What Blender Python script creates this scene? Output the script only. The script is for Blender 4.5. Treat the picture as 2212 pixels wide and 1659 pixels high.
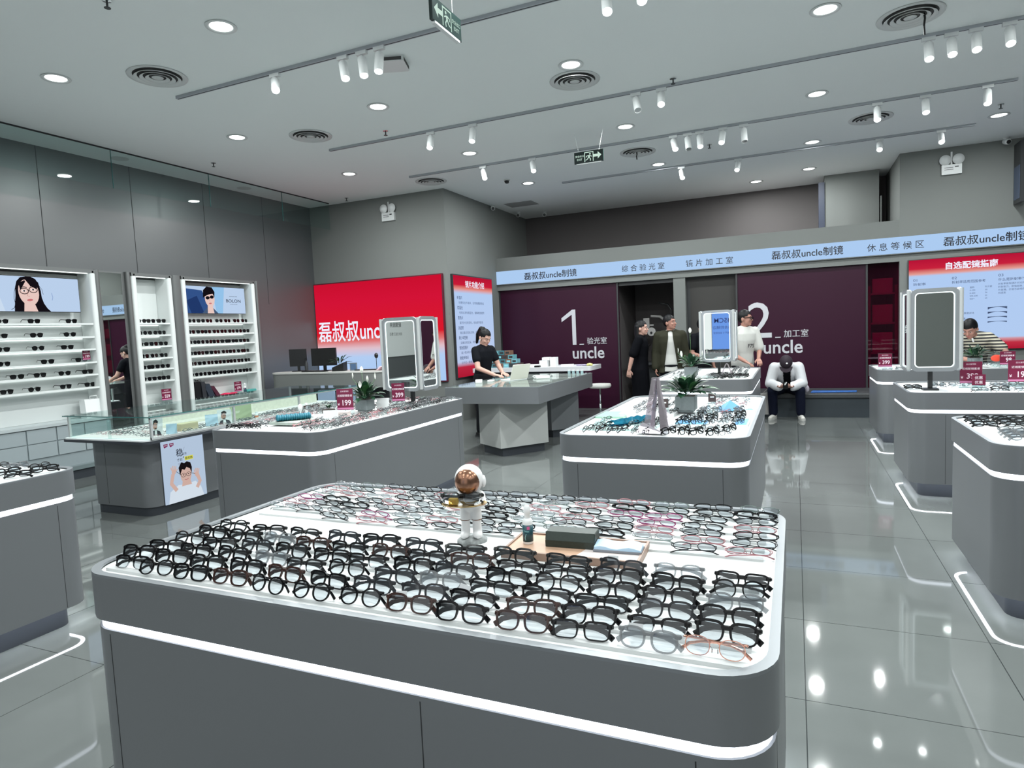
import bpy, bmesh, math, random
from mathutils import Vector, Matrix, Euler
random.seed(7)
PI = math.pi
for _o in list(bpy.data.objects):
    bpy.data.objects.remove(_o)
SC = bpy.context.scene
COL = SC.collection

# ------------------------------------------------------------------ camera
CAM_H = 1.60
_f, _yaw, _pitch, _roll = 1400.27, -.41375, .07977, -.04533
_fwd = Vector((math.sin(_yaw)*math.cos(_pitch), math.cos(_yaw)*math.cos(_pitch), -math.sin(_pitch)))
_r0 = Vector((math.cos(_yaw), -math.sin(_yaw), 0))
_u0 = _r0.cross(_fwd)
_rt = math.cos(_roll)*_r0 + math.sin(_roll)*_u0
_up = -math.sin(_roll)*_r0 + math.cos(_roll)*_u0
cd = bpy.data.cameras.new('camera')
cd.sensor_fit = 'HORIZONTAL'; cd.sensor_width = 36.0; cd.lens = 36.0*_f/2212.0
cd.clip_start = .05; cd.clip_end = 100
camera = bpy.data.objects.new('camera', cd); COL.objects.link(camera)
_m = Matrix((_rt, _up, -_fwd)).transposed().to_4x4(); _m.translation = Vector((0, 0, CAM_H))
camera.matrix_world = _m
SC.camera = camera

# ------------------------------------------------------------------ world, exposure
w = bpy.data.worlds.new('concourse'); SC.world = w; w.use_nodes = True
w.node_tree.nodes['Background'].inputs[0].default_value = (.96, 1.0, 1.0, 1)
w.node_tree.nodes['Background'].inputs[1].default_value = 1.0      # the bright concourse beyond the open shop front
SC.view_settings.view_transform = 'Standard'
SC.view_settings.look = 'None'
SC.view_settings.exposure = 0.0
SC.view_settings.gamma = 1.0
SC.view_settings.use_curve_mapping = False
try:
    SC.cycles.use_denoising = True
    SC.cycles.max_bounces = 9; SC.cycles.diffuse_bounces = 4; SC.cycles.glossy_bounces = 4
    SC.cycles.transmission_bounces = 4; SC.cycles.transparent_max_bounces = 14
    SC.cycles.caustics_reflective = False; SC.cycles.caustics_refractive = False
    SC.cycles.sample_clamp_indirect = 4.0
    SC.cycles.use_light_tree = True
except Exception:
    pass
W_DOWN = 28.0       # each recessed downlight
W_SPOT = 22.0       # each track spot
E_STRIP = 3.2       # strips under the counters
LIGHT = (.95, 1.0, .99)

# ------------------------------------------------------------------ materials
def lin(r, g, b):
    f = lambda c: (c/255)/12.92 if c/255 <= .04045 else (((c/255)+.055)/1.055)**2.4
    return (f(r), f(g), f(b))
_mats = {}
def M(name, rgb=(200, 200, 200), rough=.5, metal=0.0, spec=.5, trans=0.0, coat=0.0, noise=0.0, nscale=40):
    if name in _mats: return _mats[name]
    m = bpy.data.materials.new(name); m.use_nodes = True
    nt = m.node_tree; b = nt.nodes['Principled BSDF']
    c = lin(*rgb)
    b.inputs['Base Color'].default_value = (*c, 1)
    b.inputs['Roughness'].default_value = rough
    b.inputs['Metallic'].default_value = metal
    b.inputs['Specular IOR Level'].default_value = spec
    b.inputs['Transmission Weight'].default_value = trans
    b.inputs['Coat Weight'].default_value = coat
    if noise:
        tc = nt.nodes.new('ShaderNodeTexCoord'); n = nt.nodes.new('ShaderNodeTexNoise')
        n.inputs['Scale'].default_value = nscale; n.inputs['Detail'].default_value = 4
        r = nt.nodes.new('ShaderNodeValToRGB')
        r.color_ramp.elements[0].position = .3; r.color_ramp.elements[1].position = .7
        r.color_ramp.elements[0].color = (*[x*(1-noise) for x in c], 1)
        r.color_ramp.elements[1].color = (*[min(1, x*(1+noise)) for x in c], 1)
        nt.links.new(tc.outputs['Object'], n.inputs['Vector']); nt.links.new(n.outputs['Fac'], r.inputs['Fac'])
        nt.links.new(r.outputs['Color'], b.inputs['Base Color'])
    _mats[name] = m
    return m
def EM(name, rgb, strength=1.0):
    if name in _mats: return _mats[name]
    m = bpy.data.materials.new(name); m.use_nodes = True
    nt = m.node_tree; nt.nodes.clear()
    e = nt.nodes.new('ShaderNodeEmission'); o = nt.nodes.new('ShaderNodeOutputMaterial')
    e.inputs[0].default_value = (*lin(*rgb), 1); e.inputs[1].default_value = strength
    nt.links.new(e.outputs[0], o.inputs[0])
    _mats[name] = m
    return m
def EMRAMP(name, stops, z0, z1, strength=1.0):
    """backlit sheet whose printed colour changes with height between z0 and z1"""
    m = bpy.data.materials.new(name); m.use_nodes = True
    nt = m.node_tree; nt.nodes.clear()
    g = nt.nodes.new('ShaderNodeNewGeometry'); sp = nt.nodes.new('ShaderNodeSeparateXYZ')
    mr = nt.nodes.new('ShaderNodeMapRange'); r = nt.nodes.new('ShaderNodeValToRGB')
    e = nt.nodes.new('ShaderNodeEmission'); o = nt.nodes.new('ShaderNodeOutputMaterial')
    mr.inputs['From Min'].default_value = z0; mr.inputs['From Max'].default_value = z1
    els = r.color_ramp.elements
    while len(els) < len(stops): els.new(.5)
    for el, (p, c) in zip(els, stops):
        el.position = p; el.color = (*lin(*c), 1)
    e.inputs[1].default_value = strength
    nt.links.new(g.outputs['Position'], sp.inputs[0]); nt.links.new(sp.outputs['Z'], mr.inputs['Value'])
    nt.links.new(mr.outputs[0], r.inputs[0]); nt.links.new(r.outputs[0], e.inputs[0]); nt.links.new(e.outputs[0], o.inputs[0])
    _mats[name] = m
    return m
def CLEAR(name, rgb, alpha=.12, rough=.03, fres=1.5, body=None):
    """thin clear sheet: mostly see-through, tinted, with a mirror reflection that grows at grazing angles"""
    if name in _mats: return _mats[name]
    m = bpy.data.materials.new(name); m.use_nodes = True
    nt = m.node_tree; nt.nodes.clear()
    t = nt.nodes.new('ShaderNodeBsdfTransparent'); g = nt.nodes.new('ShaderNodeBsdfGlossy')
    fr = nt.nodes.new('ShaderNodeLayerWeight'); fr.inputs['Blend'].default_value = .5; mx = nt.nodes.new('ShaderNodeMixShader'); o = nt.nodes.new('ShaderNodeOutputMaterial')
    t.inputs[0].default_value = (*lin(*rgb), 1); g.inputs['Roughness'].default_value = rough
    f0 = ((fres-1)/(fres+1))**2     # grazing-angle reflection, the same from both sides of the sheet
    pw = nt.nodes.new('ShaderNodeMath'); pw.operation = 'POWER'; pw.inputs[1].default_value = 4.0
    ml = nt.nodes.new('ShaderNodeMath'); ml.operation = 'MULTIPLY_ADD'; ml.inputs[1].default_value = .6; ml.inputs[2].default_value = f0
    nt.links.new(fr.outputs['Facing'], pw.inputs[0]); nt.links.new(pw.outputs[0], ml.inputs[0]); nt.links.new(ml.outputs[0], mx.inputs[0]); nt.links.new(t.outputs[0], mx.inputs[1]); nt.links.new(g.outputs[0], mx.inputs[2])
    last = mx
    if alpha:
        d = nt.nodes.new('ShaderNodeBsdfDiffuse'); d.inputs[0].default_value = (*lin(*(body or rgb)), 1)
        m2 = nt.nodes.new('ShaderNodeMixShader'); m2.inputs[0].default_value = alpha
        nt.links.new(mx.outputs[0], m2.inputs[1]); nt.links.new(d.outputs[0], m2.inputs[2]); last = m2
    nt.links.new(last.outputs[0], o.inputs[0])
    _mats[name] = m
    return m

# ------------------------------------------------------------------ mesh builder
def xf(loc=(0, 0, 0), rz=0.0, rx=0.0, ry=0.0, s=1.0):
    return Matrix.Translation(Vector(loc)) @ Euler((rx, ry, rz)).to_matrix().to_4x4() @ Matrix.Diagonal((s, s, s, 1))
def frame_mat(o, ex, ey, ez):
    m = Matrix((Vector(ex), Vector(ey), Vector(ez))).transposed().to_4x4(); m.translation = Vector(o); return m
class MB:
    def __init__(s): s.v = []; s.f = []; s.mi = []; s.mats = []; s.cur = 0; s.sm = []; s.smooth = False
    def use(s, m):
        if m not in s.mats: s.mats.append(m)
        s.cur = s.mats.index(m); return s
    def add(s, vs, fs, T=None):
        b = len(s.v)
        if T is not None: vs = [T @ Vector(p) for p in vs]
        s.v.extend([tuple(p) for p in vs])
        for f in fs:
            s.f.append(tuple(b+i for i in f)); s.mi.append(s.cur); s.sm.append(s.smooth)
        return s
    def box(s, a, b, T=None):
        x0, y0, z0 = a; x1, y1, z1 = b
        v = [(x0,y0,z0),(x1,y0,z0),(x1,y1,z0),(x0,y1,z0),(x0,y0,z1),(x1,y0,z1),(x1,y1,z1),(x0,y1,z1)]
        return s.add(v, [(0,3,2,1),(4,5,6,7),(0,1,5,4),(1,2,6,5),(2,3,7,6),(3,0,4,7)], T)
    def cbox(s, c, d, T=None):
        return s.box([c[i]-d[i]/2 for i in range(3)], [c[i]+d[i]/2 for i in range(3)], T)
    def prism(s, pts, z0, z1, T=None, ch=0.0, caps=True):
        """polygon in x,y pushed up from z0 to z1; ch chamfers top and bottom rims"""
        n = len(pts)
        def inset(d):
            if d == 0: return pts
            out = []
            for i in range(n):
                p0 = Vector(pts[i-1]); p1 = Vector(pts[i]); p2 = Vector(pts[(i+1) % n])
                e1 = (p1-p0); e2 = (p2-p1)
                n1 = Vector((-e1.y, e1.x)); n2 = Vector((-e2.y, e2.x))
                n1 = n1.normalized() if n1.length > 1e-9 else n2.normalized(); n2 = n2.normalized() if n2.length > 1e-9 else n1
                k = (n1+n2); k = k.normalized() if k.length > 1e-6 else n1
                c = max(.4, k.dot(n1)); out.append(tuple(p1 + k*(d/c)))
            return out
        levels = [(z0, pts), (z1, pts)] if not ch else [(z0, inset(ch)), (z0+ch, pts), (z1-ch, pts), (z1, inset(ch))]
        vs = []; fs = []
        for z, P in levels: vs += [(p[0], p[1], z) for p in P]
        for k in range(len(levels)-1):
            for i in range(n):
                j = (i+1) % n; fs.append((k*n+i, k*n+j, (k+1)*n+j, (k+1)*n+i))
        if caps:
            fs.append(tuple(range(n-1, -1, -1))); b = (len(levels)-1)*n; fs.append(tuple(range(b, b+n)))
        return s.add(vs, fs, T)
    def ring(s, po, pi, z0, z1, T=None):
        """wall between an outer and an inner outline of equal length"""
        n = len(po); vs = [(p[0], p[1], z0) for p in po]+[(p[0], p[1], z1) for p in po]+[(p[0], p[1], z0) for p in pi]+[(p[0], p[1], z1) for p in pi]
        fs = []
        for i in range(n):
            j = (i+1) % n
            fs += [(i, j, n+j, n+i), (2*n+j, 2*n+i, 3*n+i, 3*n+j), (n+i, n+j, 3*n+j, 3*n+i), (j, i, 2*n+i, 2*n+j)]
        return s.add(vs, fs, T)
    def lathe(s, prof, n=20, T=None, caps=True):
        vs = []; fs = []
        for r, z in prof:
            for i in range(n):
                a = 2*PI*i/n; vs.append((r*math.cos(a), r*math.sin(a), z))
        for k in range(len(prof)-1):
            for i in range(n):
                j = (i+1) % n; fs.append((k*n+i, k*n+j, (k+1)*n+j, (k+1)*n+i))
        if caps:
            fs.append(tuple(range(n-1, -1, -1))); b = (len(prof)-1)*n; fs.append(tuple(range(b, b+n)))
        return s.add(vs, fs, T)
    def ell(s, c, r, n=14, m=9, R=None):
        T = Matrix.Translation(Vector(c)) @ (R.to_4x4() if R is not None else Matrix.Identity(4))
        vs = [(0, 0, -r[2])]; fs = []
        for k in range(1, m):
            t = -PI/2+PI*k/m
            for i in range(n):
                a = 2*PI*i/n; vs.append((r[0]*math.cos(t)*math.cos(a), r[1]*math.cos(t)*math.sin(a), r[2]*math.sin(t)))
        vs.append((0, 0, r[2])); L = len(vs)-1
        for i in range(n): fs.append((0, 1+(i+1) % n, 1+i))
        for k in range(m-2):
            for i in range(n):
                j = (i+1) % n; a = 1+k*n; fs.append((a+i, a+j, a+n+j, a+n+i))
        a = 1+(m-2)*n
        for i in range(n): fs.append((a+i, a+(i+1) % n, L))
        return s.add(vs, fs, T)
    def loft(s, rings, T=None, caps=True, closed=False):
        n = len(rings[0]); vs = [p for r in rings for p in r]; fs = []; K = len(rings)
        for k in range(K if closed else K-1):
            for i in range(n):
                j = (i+1) % n; b = ((k+1) % K)*n; fs.append((k*n+i, k*n+j, b+j, b+i))
        if caps and not closed:
            fs.append(tuple(range(n-1, -1, -1))); b = (K-1)*n; fs.append(tuple(range(b, b+n)))
            c = [sum((Vector(p) for p in r), Vector())/n for r in rings]; r0 = rings[0]
            nn = sum(((Vector(r0[i])-c[0]).cross(Vector(r0[(i+1) % n])-c[0]) for i in range(n)), Vector())
            if nn.dot(c[1]-c[0]) < 0: fs = [f[::-1] for f in fs]      # keep the skin facing outwards
        return s.add(vs, fs, T)
    def tube(s, path, rad, n=8, T=None, flat=None, closed=False):
        """rad: number or list; flat: (ref, k): widen the section along ref by k"""
        P = [Vector(p) for p in path]; rings = []
        if not isinstance(rad, (list, tuple)): rad = [rad]*len(P)
        ref = None
        for i, p in enumerate(P):
            if closed: t = P[(i+1) % len(P)]-P[i-1]
            else: t = P[min(i+1, len(P)-1)]-P[max(i-1, 0)]
            t = t.normalized() if t.length > 1e-9 else Vector((0, 0, 1))
            if ref is None:
                ref = Vector((0, 0, 1)) if abs(t.z) < .9 else Vector((1, 0, 0))
                if flat: ref = Vector(flat[0])
            if flat: ref = Vector(flat[0])
            a = (ref - t*ref.dot(t)); a = a.normalized() if a.length > 1e-6 else t.orthogonal().normalized()
            b = t.cross(a); ref = a
            k = flat[1] if flat else 1.0
            rings.append([p + a*(rad[i]*k*math.cos(2*PI*q/n)) + b*(rad[i]*math.sin(2*PI*q/n)) for q in range(n)])
        return s.loft(rings, T, closed=closed)
    def cap(s, p0, p1, r0, r1, n=12):
        p0 = Vector(p0); p1 = Vector(p1); d = p1-p0; L = d.length
        if L < 1e-6: return s.ell(p0, (r0, r0, r0))
        R = d.to_track_quat('Z', 'Y').to_matrix().to_4x4(); R.translation = p0
        prof = []
        for k in range(1, 5): t = -PI/2+k*PI/8; prof.append((r0*math.cos(t), r0*math.sin(t)))
        for k in range(0, 4): t = k*PI/8; prof.append((r1*math.cos(t), L+r1*math.sin(t)))
        return s.lathe(prof, n, R)
    def quad(s, a, b, c, d, T=None): return s.add([a, b, c, d], [(0, 1, 2, 3)], T)
    def join(s, other, T=None):
        for k, m in enumerate(other.mats):
            s.use(m)
            fs = [f for f, i in zip(other.f, other.mi) if i == k]
            used = sorted({i for f in fs for i in f}); mp = {u: q for q, u in enumerate(used)}
            s.add([other.v[u] for u in used], [tuple(mp[i] for i in f) for f in fs], T)
        return s
    def text(s, body, size, T, bold=0.0, depth=0.0, align='CENTER', sx=1.0):
        vs, fs = text_geo(body, bold, align, depth/size if depth else 0)
        return s.add([(x*size*sx, y*size, z*size) for x, y, z in vs], fs, T)
    def build(s, name, mat=None, parent=None, smooth=None):
        me = bpy.data.meshes.new(name)
        me.from_pydata(s.v, [], s.f)
        ms = s.mats if s.mats else [mat]
        for m in ms: me.materials.append(m)
        if s.mats and len(s.mats) > 1: me.polygons.foreach_set('material_index', s.mi)
        if smooth: me.polygons.foreach_set('use_smooth', [True]*len(s.f))
        elif any(s.sm): me.polygons.foreach_set('use_smooth', s.sm)
        me.update()
        o = bpy.data.objects.new(name, me); COL.objects.link(o)
        if parent is not None: o.parent = parent
        if smooth == 'auto':
            me.set_sharp_from_angle(angle=math.radians(38))
        return o
_txt = {}
def text_geo(body, bold, align, depth):
    k = (body, bold, align, round(depth, 4))
    if k in _txt: return _txt[k]
    c = bpy.data.curves.new('lettering', 'FONT'); c.body = body; c.align_x = align; c.align_y = 'BOTTOM_BASELINE'
    c.offset = bold; c.resolution_u = 3; c.extrude = depth
    o = bpy.data.objects.new('lettering', c); COL.objects.link(o)
    bpy.context.view_layer.update()
    me = bpy.data.meshes.new_from_object(o.evaluated_get(bpy.context.evaluated_depsgraph_get()))
    vs = [tuple(v.co) for v in me.vertices]; fs = [tuple(p.vertices) for p in me.polygons]
    bpy.data.objects.remove(o); bpy.data.curves.remove(c); bpy.data.meshes.remove(me)
    _txt[k] = (vs, fs); return _txt[k]

def tag(o, label, cat=None, group=None, kind=None):
    if label: o['label'] = label
    if cat: o['category'] = cat
    if group: o['group'] = group
    if kind: o['kind'] = kind
    return o
def thing(name, label, cat, loc=(0, 0, 0), rz=0.0, group=None):
    o = bpy.data.objects.new(name, None); COL.objects.link(o); o.empty_display_size = .05
    o.location = loc; o.rotation_euler = (0, 0, rz)
    return tag(o, label, cat, group)
def struct(name, mb, mat=None, label=None):
    o = mb.build(name, mat); o['kind'] = 'structure'
    if label: o['label'] = label
    return o
def copy_tree(o, parent=None):
    c = o.copy(); COL.objects.link(c)
    if parent is not None: c.parent = parent
    for ch in list(o.children): copy_tree(ch, c)
    return c
def rrect(x0, y0, x1, y1, r, n=6):
    r = min(r, (x1-x0)/2-1e-4, (y1-y0)/2-1e-4); P = []
    for cx, cy, a in ((x1-r, y0+r, -PI/2), (x1-r, y1-r, 0), (x0+r, y1-r, PI/2), (x0+r, y0+r, PI)):
        for k in range(n+1):
            t = a+PI/2*k/n; P.append((cx+r*math.cos(t), cy+r*math.sin(t)))
    return P
ORD = 'first second third fourth fifth sixth seventh eighth ninth tenth eleventh twelfth thirteenth fourteenth fifteenth sixteenth seventeenth eighteenth nineteenth twentieth'.split()

# common materials
m_panel = M('satin_grey_panel', (122, 125, 128), .38, .4, .5)
m_lip = M('metal_edge_trim', (128, 132, 136), .35, .4)
m_white = M('white_laminate', (232, 235, 235), .35)
m_white_soft = M('white_acrylic', (240, 242, 242), .2)
m_seam = M('dark_joint', (40, 42, 44), .7)
m_plinth = M('charcoal_plinth', (52, 56, 62), .45)
m_black = M('black_plastic', (14, 14, 16), .35)
m_dark = M('dark_grey_plastic', (44, 46, 48), .4)
m_chrome = M('chrome', (225, 228, 230), .08, 1.0)
m_mirror = M('mirror_glass', (236, 242, 240), .015, 1.0)
m_under = EM('under_strip', (240, 246, 255), 26.0)
m_postw = M('pale_metal_post', (196, 199, 199), .35, .3)
m_strip = EM('led_strip', (235, 243, 255), E_STRIP)
m_paper = M('white_paper', (236, 238, 238), .7)
m_magenta = M('magenta_card', (108, 14, 54), .35)
m_txtw = M('white_print', (240, 226, 234), .5)
m_clear = CLEAR('clear_acrylic', (238, 246, 246), .03, .02, 1.45, (240, 244, 244))
m_glass = CLEAR('clear_glass', (243, 250, 249), .006, .01, 1.4, (180, 205, 205))
m_gedge = M('green_glass_edge', (60, 110, 108), .15)
# ================================================================== the setting
CZ = 4.2; XL = -8.70; YC = 10.33; XC = -5.70; YB = 12.45
def floor_mat():
    m = bpy.data.materials.new('polished_floor_tiles'); m.use_nodes = True
    nt = m.node_tree; b = nt.nodes['Principled BSDF']
    g = nt.nodes.new('ShaderNodeNewGeometry'); sp = nt.nodes.new('ShaderNodeSeparateXYZ')
    nt.links.new(g.outputs['Position'], sp.inputs[0])
    def line(sock, off, step, wd):
        a = nt.nodes.new('ShaderNodeMath'); a.operation = 'SUBTRACT'; nt.links.new(sock, a.inputs[0]); a.inputs[1].default_value = off-step*40
        d = nt.nodes.new('ShaderNodeMath'); d.operation = 'PINGPONG'; nt.links.new(a.outputs[0], d.inputs[0]); d.inputs[1].default_value = step/2
        c = nt.nodes.new('ShaderNodeMath'); c.operation = 'LESS_THAN'; nt.links.new(d.outputs[0], c.inputs[0]); c.inputs[1].default_value = wd
        return c
    lx = line(sp.outputs['X'], .027, .82, .0022); ly = line(sp.outputs['Y'], 2.865, .80, .0022)
    mx = nt.nodes.new('ShaderNodeMath'); mx.operation = 'MAXIMUM'
    nt.links.new(lx.outputs[0], mx.inputs[0]); nt.links.new(ly.outputs[0], mx.inputs[1])
    n = nt.nodes.new('ShaderNodeTexNoise'); n.inputs['Scale'].default_value = 1.3; n.inputs['Detail'].default_value = 5
    nt.links.new(g.outputs['Position'], n.inputs['Vector'])
    r = nt.nodes.new('ShaderNodeValToRGB'); r.color_ramp.elements[0].position = .35; r.color_ramp.elements[1].position = .65
    r.color_ramp.elements[0].color = (*lin(94, 98, 97), 1); r.color_ramp.elements[1].color = (*lin(100, 104, 103), 1)
    nt.links.new(n.outputs['Fac'], r.inputs['Fac'])
    mc = nt.nodes.new('ShaderNodeMix'); mc.data_type = 'RGBA'
    nt.links.new(mx.outputs[0], mc.inputs['Factor']); nt.links.new(r.outputs['Color'], mc.inputs['A'])
    mc.inputs['B'].default_value = (*lin(46, 50, 50), 1)
    nt.links.new(mc.outputs['Result'], b.inputs['Base Color'])
    b.inputs['Roughness'].default_value = .045; b.inputs['Specular IOR Level'].default_value = .5
    return m
m_ceiling = M('ceiling_paint', (238, 242, 242), .85, spec=.2)
m_wall = M('grey_wall_panel', (82, 85, 87), .36, spec=.8)
m_wall2 = M('grey_column_paint', (120, 123, 121), .75, spec=.25)
m_fascia = M('fascia_paint', (116, 119, 117), .7, spec=.25)
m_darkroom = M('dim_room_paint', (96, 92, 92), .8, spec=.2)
m_purple = M('plum_glossy_film', (48, 15, 36), .4, spec=.2)

struct('floor', MB().box((-9.2, -5, -.1), (6.5, 15, 0)), floor_mat(), 'pale grey polished floor tiles with thin dark joints')
struct('ceiling', MB().box((-9.2, -5, CZ), (6.5, 15, CZ+.1)), m_ceiling, 'flat pale grey ceiling')
b = MB().use(m_wall).box((XL-.1, -5, 0), (XL, 14.6, CZ)).use(m_seam)
for y in (1.55, 2.8, 4.05, 5.30, 6.55, 7.80, 9.07): b.box((XL, y-.004, 2.3), (XL+.002, y+.004, CZ))
struct('wall_left', b, None, 'grey panelled wall behind the sunglasses shelving')
struct('column_left', MB().box((XL, YC, 0), (XC, 14.6, CZ)), m_wall2, 'grey wall block carrying the red lightbox')
struct('column_right', MB().box((1.585, YB, 0), (6.5, 14.6, CZ)), m_wall2, 'grey wall block carrying the fitting guide lightbox')
struct('wall_right', MB().box((6.4, -5, 0), (6.5, YB, CZ)), m_wall2)
struct('wall_front_left', MB().box((-9.2, -5.1, 0), (-4.6, -5, CZ)), m_wall2)
struct('wall_front_right', MB().box((1.75, -5.1, 0), (6.5, -5, CZ)), m_wall2)
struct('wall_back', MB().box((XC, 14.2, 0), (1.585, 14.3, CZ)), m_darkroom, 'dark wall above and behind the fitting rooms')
struct('partition_back', MB().box((.52, 13.5, 3.1), (1.40, 14.2, CZ)), m_wall2)
struct('trim_1', MB().box((.42, 13.45, 3.1), (.52, 13.6, CZ-.12)), M('navy_duct', (38, 46, 66), .5))
struct('trim_2', MB().box((1.40, 13.3, 3.1), (1.42, 13.32, CZ-.5)), m_fascia)
# fitting room front: fascia beam, posts, plum panels
struct('beam_fascia', MB().box((XC, YB, 2.47), (1.585, YB+.3, 3.14)), m_fascia, 'pale beam over the fitting room fronts')
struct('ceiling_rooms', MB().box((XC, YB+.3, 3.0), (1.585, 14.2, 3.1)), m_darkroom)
struct('pillar_center', MB().box((-2.085, YB+.02, 0), (-1.865, YB+.30, 2.47)), m_fascia, 'slim pale pillar between the two dark doorways')
def purple_wall(name, x0, x1, num, cx, words, sub, ux, label):
    b = MB().use(m_purple).box((x0, YB+.07, 0), (x1, YB+.13, 2.47)).use(m_dark)
    for x in (x0, x1-.03): b.box((x, YB+.05, 0), (x+.03, YB+.07, 2.47))
    o = struct(name, b, None, label)
    m_let = M('brushed_silver_letters', (196, 196, 202), .4, .1)
    T = lambda x, z: frame_mat((x, YB+.068, z), (1, 0, 0), (0, 0, 1), (0, -1, 0))
    q = MB(); ux(q, T)
    q.build('lettering', m_let, o)
    return o
def w1(q, T):
    q.add([(x, YB+.060, z) for x, z in ((-4.115, 1.29), (-4.035, 1.29), (-4.035, 1.995), (-4.105, 1.995), (-4.335, 1.835), (-4.335, 1.755), (-4.115, 1.895))], [tuple(range(7))])
    q.box((-3.97, YB+.05, 1.285), (-3.88, YB+.068, 1.302))
    q.text('验光室', .145, T(-3.61, 1.30), .002, .006, sx=.96)
    q.text('uncle', .33, T(-3.80, 1.012), .014, .008, sx=.96)
def w2(q, T):
    q.text('2', .92, T(-.58, 1.295), .0, .008)
    q.box((-.325, YB+.05, 1.285), (-.235, YB+.068, 1.302))
    q.text('加工室', .145, T(.017, 1.30), .002, .006, sx=.94)
    q.text('uncle', .33, T(-.205, 1.012), .014, .008, sx=.94)
purple_wall('wall_plum_1', XC, -3.15, '1', 0, 0, 0, w1, 'plum wall panel with a big silver numeral 1')
purple_wall('wall_plum_2', -.98, 1.13, '2', 0, 0, 0, w2, 'plum wall panel with a big silver numeral 2')
# room interiors behind the two openings and the tinted glass bay
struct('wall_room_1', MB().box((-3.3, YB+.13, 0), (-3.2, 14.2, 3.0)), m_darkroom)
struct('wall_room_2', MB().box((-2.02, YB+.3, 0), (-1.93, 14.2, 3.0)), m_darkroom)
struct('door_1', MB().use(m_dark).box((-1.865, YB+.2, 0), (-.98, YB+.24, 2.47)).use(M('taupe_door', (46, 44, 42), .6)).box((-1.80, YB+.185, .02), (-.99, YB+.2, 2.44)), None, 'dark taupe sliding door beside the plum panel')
struct('lintel_1', MB().box((-3.15, YB+.1, 2.40), (-2.085, YB+.16, 2.47)), m_dark)
struct('window_1', MB().use(CLEAR('plum_tinted_glass', (222, 154, 190), .05, .02, 1.4, (90, 30, 62))).box((1.13, YB+.08, 0), (1.585, YB+.09, 2.47)), None, 'plum tinted glass bay beside the right wall block')
# ---- storage shelf behind the tinted glass
t = thing('storage_shelf', 'dark crimson storage shelf seen behind the plum tinted glass', 'shelf', (1.36, 12.75, 0))
m_crim = M('crimson_shelf', (110, 40, 72), .5)
for x in (-.20, .20):
    MB().box((x-.02, -.15, 0), (x+.02, .15, 2.1)).build('upright', m_crim, t)
for z in (.45, .95, 1.45, 1.95): MB().box((-.2, -.15, z), (.2, .15, z+.03)).build('shelf_board', m_crim, t)
for i, (z, h) in enumerate(((.98, .33), (1.48, .3), (1.98, .24), (.48, .3))):
    o = MB().cbox((1.36, 12.75, z+h/2+.001), (.3, .22, h)).build('storage_box', M('crimson_box', (128, 46, 84), .6))
    tag(o, 'crimson storage box on the %s board of the shelf behind tinted glass' % ('second', 'third', 'top', 'lowest')[i], 'box', 'boxes on the storage shelf')
# ---- glass smoke baffle below the ceiling by the left wall
for i, (y0, y1) in enumerate(((3.0, 4.42), (4.43, 5.865), (5.87, 7.40), (7.41, 8.93), (8.94, 10.18))):
    o = MB().use(m_glass).box((-8.115, y0, 3.70), (-8.105, y1, 4.19)).use(m_gedge).box((-8.116, y0-.004, 3.70), (-8.104, y0, 4.19)).use(m_seam).box((-8.118, y0, 4.185), (-8.10, y1, 4.20)).build('glass_baffle')
    tag(o, 'clear glass smoke baffle hanging below the ceiling, %s counted from the shop front' % ORD[i], 'baffle', 'ceiling glass baffles')
# ---- band sign across the back
t = thing('band_sign', 'long pale blue lightbox sign running across the back fascia', 'sign', ((XC+3.6)/2, YB, 2.735))
ox = (XC+3.6)/2
MB().box((XC-ox, -.045, -.15), (3.6-ox, -.002, .142)).build('lightbox', m_fascia, t)
MB().box((XC+.01-ox, -.05, -.137), (3.59-ox, -.045, .128)).build('light_panel', EM('pale_blue_backlit', (176, 208, 246), .95), t)
q = MB(); m_ink = M('dark_print', (16, 20, 34), .5)
def bt(s, x0, x1, size, z, bold=.0):
    q.text(s, size, frame_mat(((x0+x1)/2-ox, -.0515, z), (1, 0, 0), (0, 0, 1), (0, -1, 0)), bold)
def spread(s, x0, x1, size, z):
    for i, c in enumerate(s): q.text(c, size, frame_mat((x0+(x1-x0)*(i+.5)/len(s)-ox, -.0515, z), (1, 0, 0), (0, 0, 1), (0, -1, 0)), .004)
bt('磊叔叔uncle制镜', -4.99, -4.015, .158, -.075, .012)
spread('综合验光室', -3.06, -2.20, .135, -.073)
spread('镜片加工室', -1.86, -.98, .135, -.073)
bt('磊叔叔uncle制镜', -.28, .675, .158, -.065, .012)
spread('休息等候区', 1.09, 1.945, .135, -.066)
bt('磊叔叔uncle制镜', 2.28, 3.21, .158, -.07, .012)
q.build('lettering', m_ink, t)
# ---- big red lightbox on the left block
RED = [(0, (172, 206, 248)), (.24, (182, 210, 248)), (.33, (228, 196, 206)), (.40, (226, 120, 120)), (.47, (224, 26, 44)), (.8, (216, 20, 56)), (1, (206, 16, 48))]
t = thing('red_lightbox', 'large lightbox fading from red to pale blue behind the reception desk', 'sign', (-7.29, YC, 1.74))
MB().box((-1.40, -.05, -.98), (1.50, -.002, .97)).build('lightbox', M('plum_frame', (92, 18, 40), .4), t)
MB().box((-1.39, -.055, -.96), (1.48, -.05, .95)).build('light_panel', EMRAMP('red_to_blue_print', RED, .80, 2.70, .95), t)
q = MB(); q.text('磊叔叔uncle', .43, frame_mat((-1.345, -.0565, -.135), (1, 0, 0), (0, 0, 1), (0, -1, 0)), .012, 0, 'LEFT', .76)
q.build('lettering', EM('white_backlit', (240, 240, 255), 1.0), t)
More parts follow.
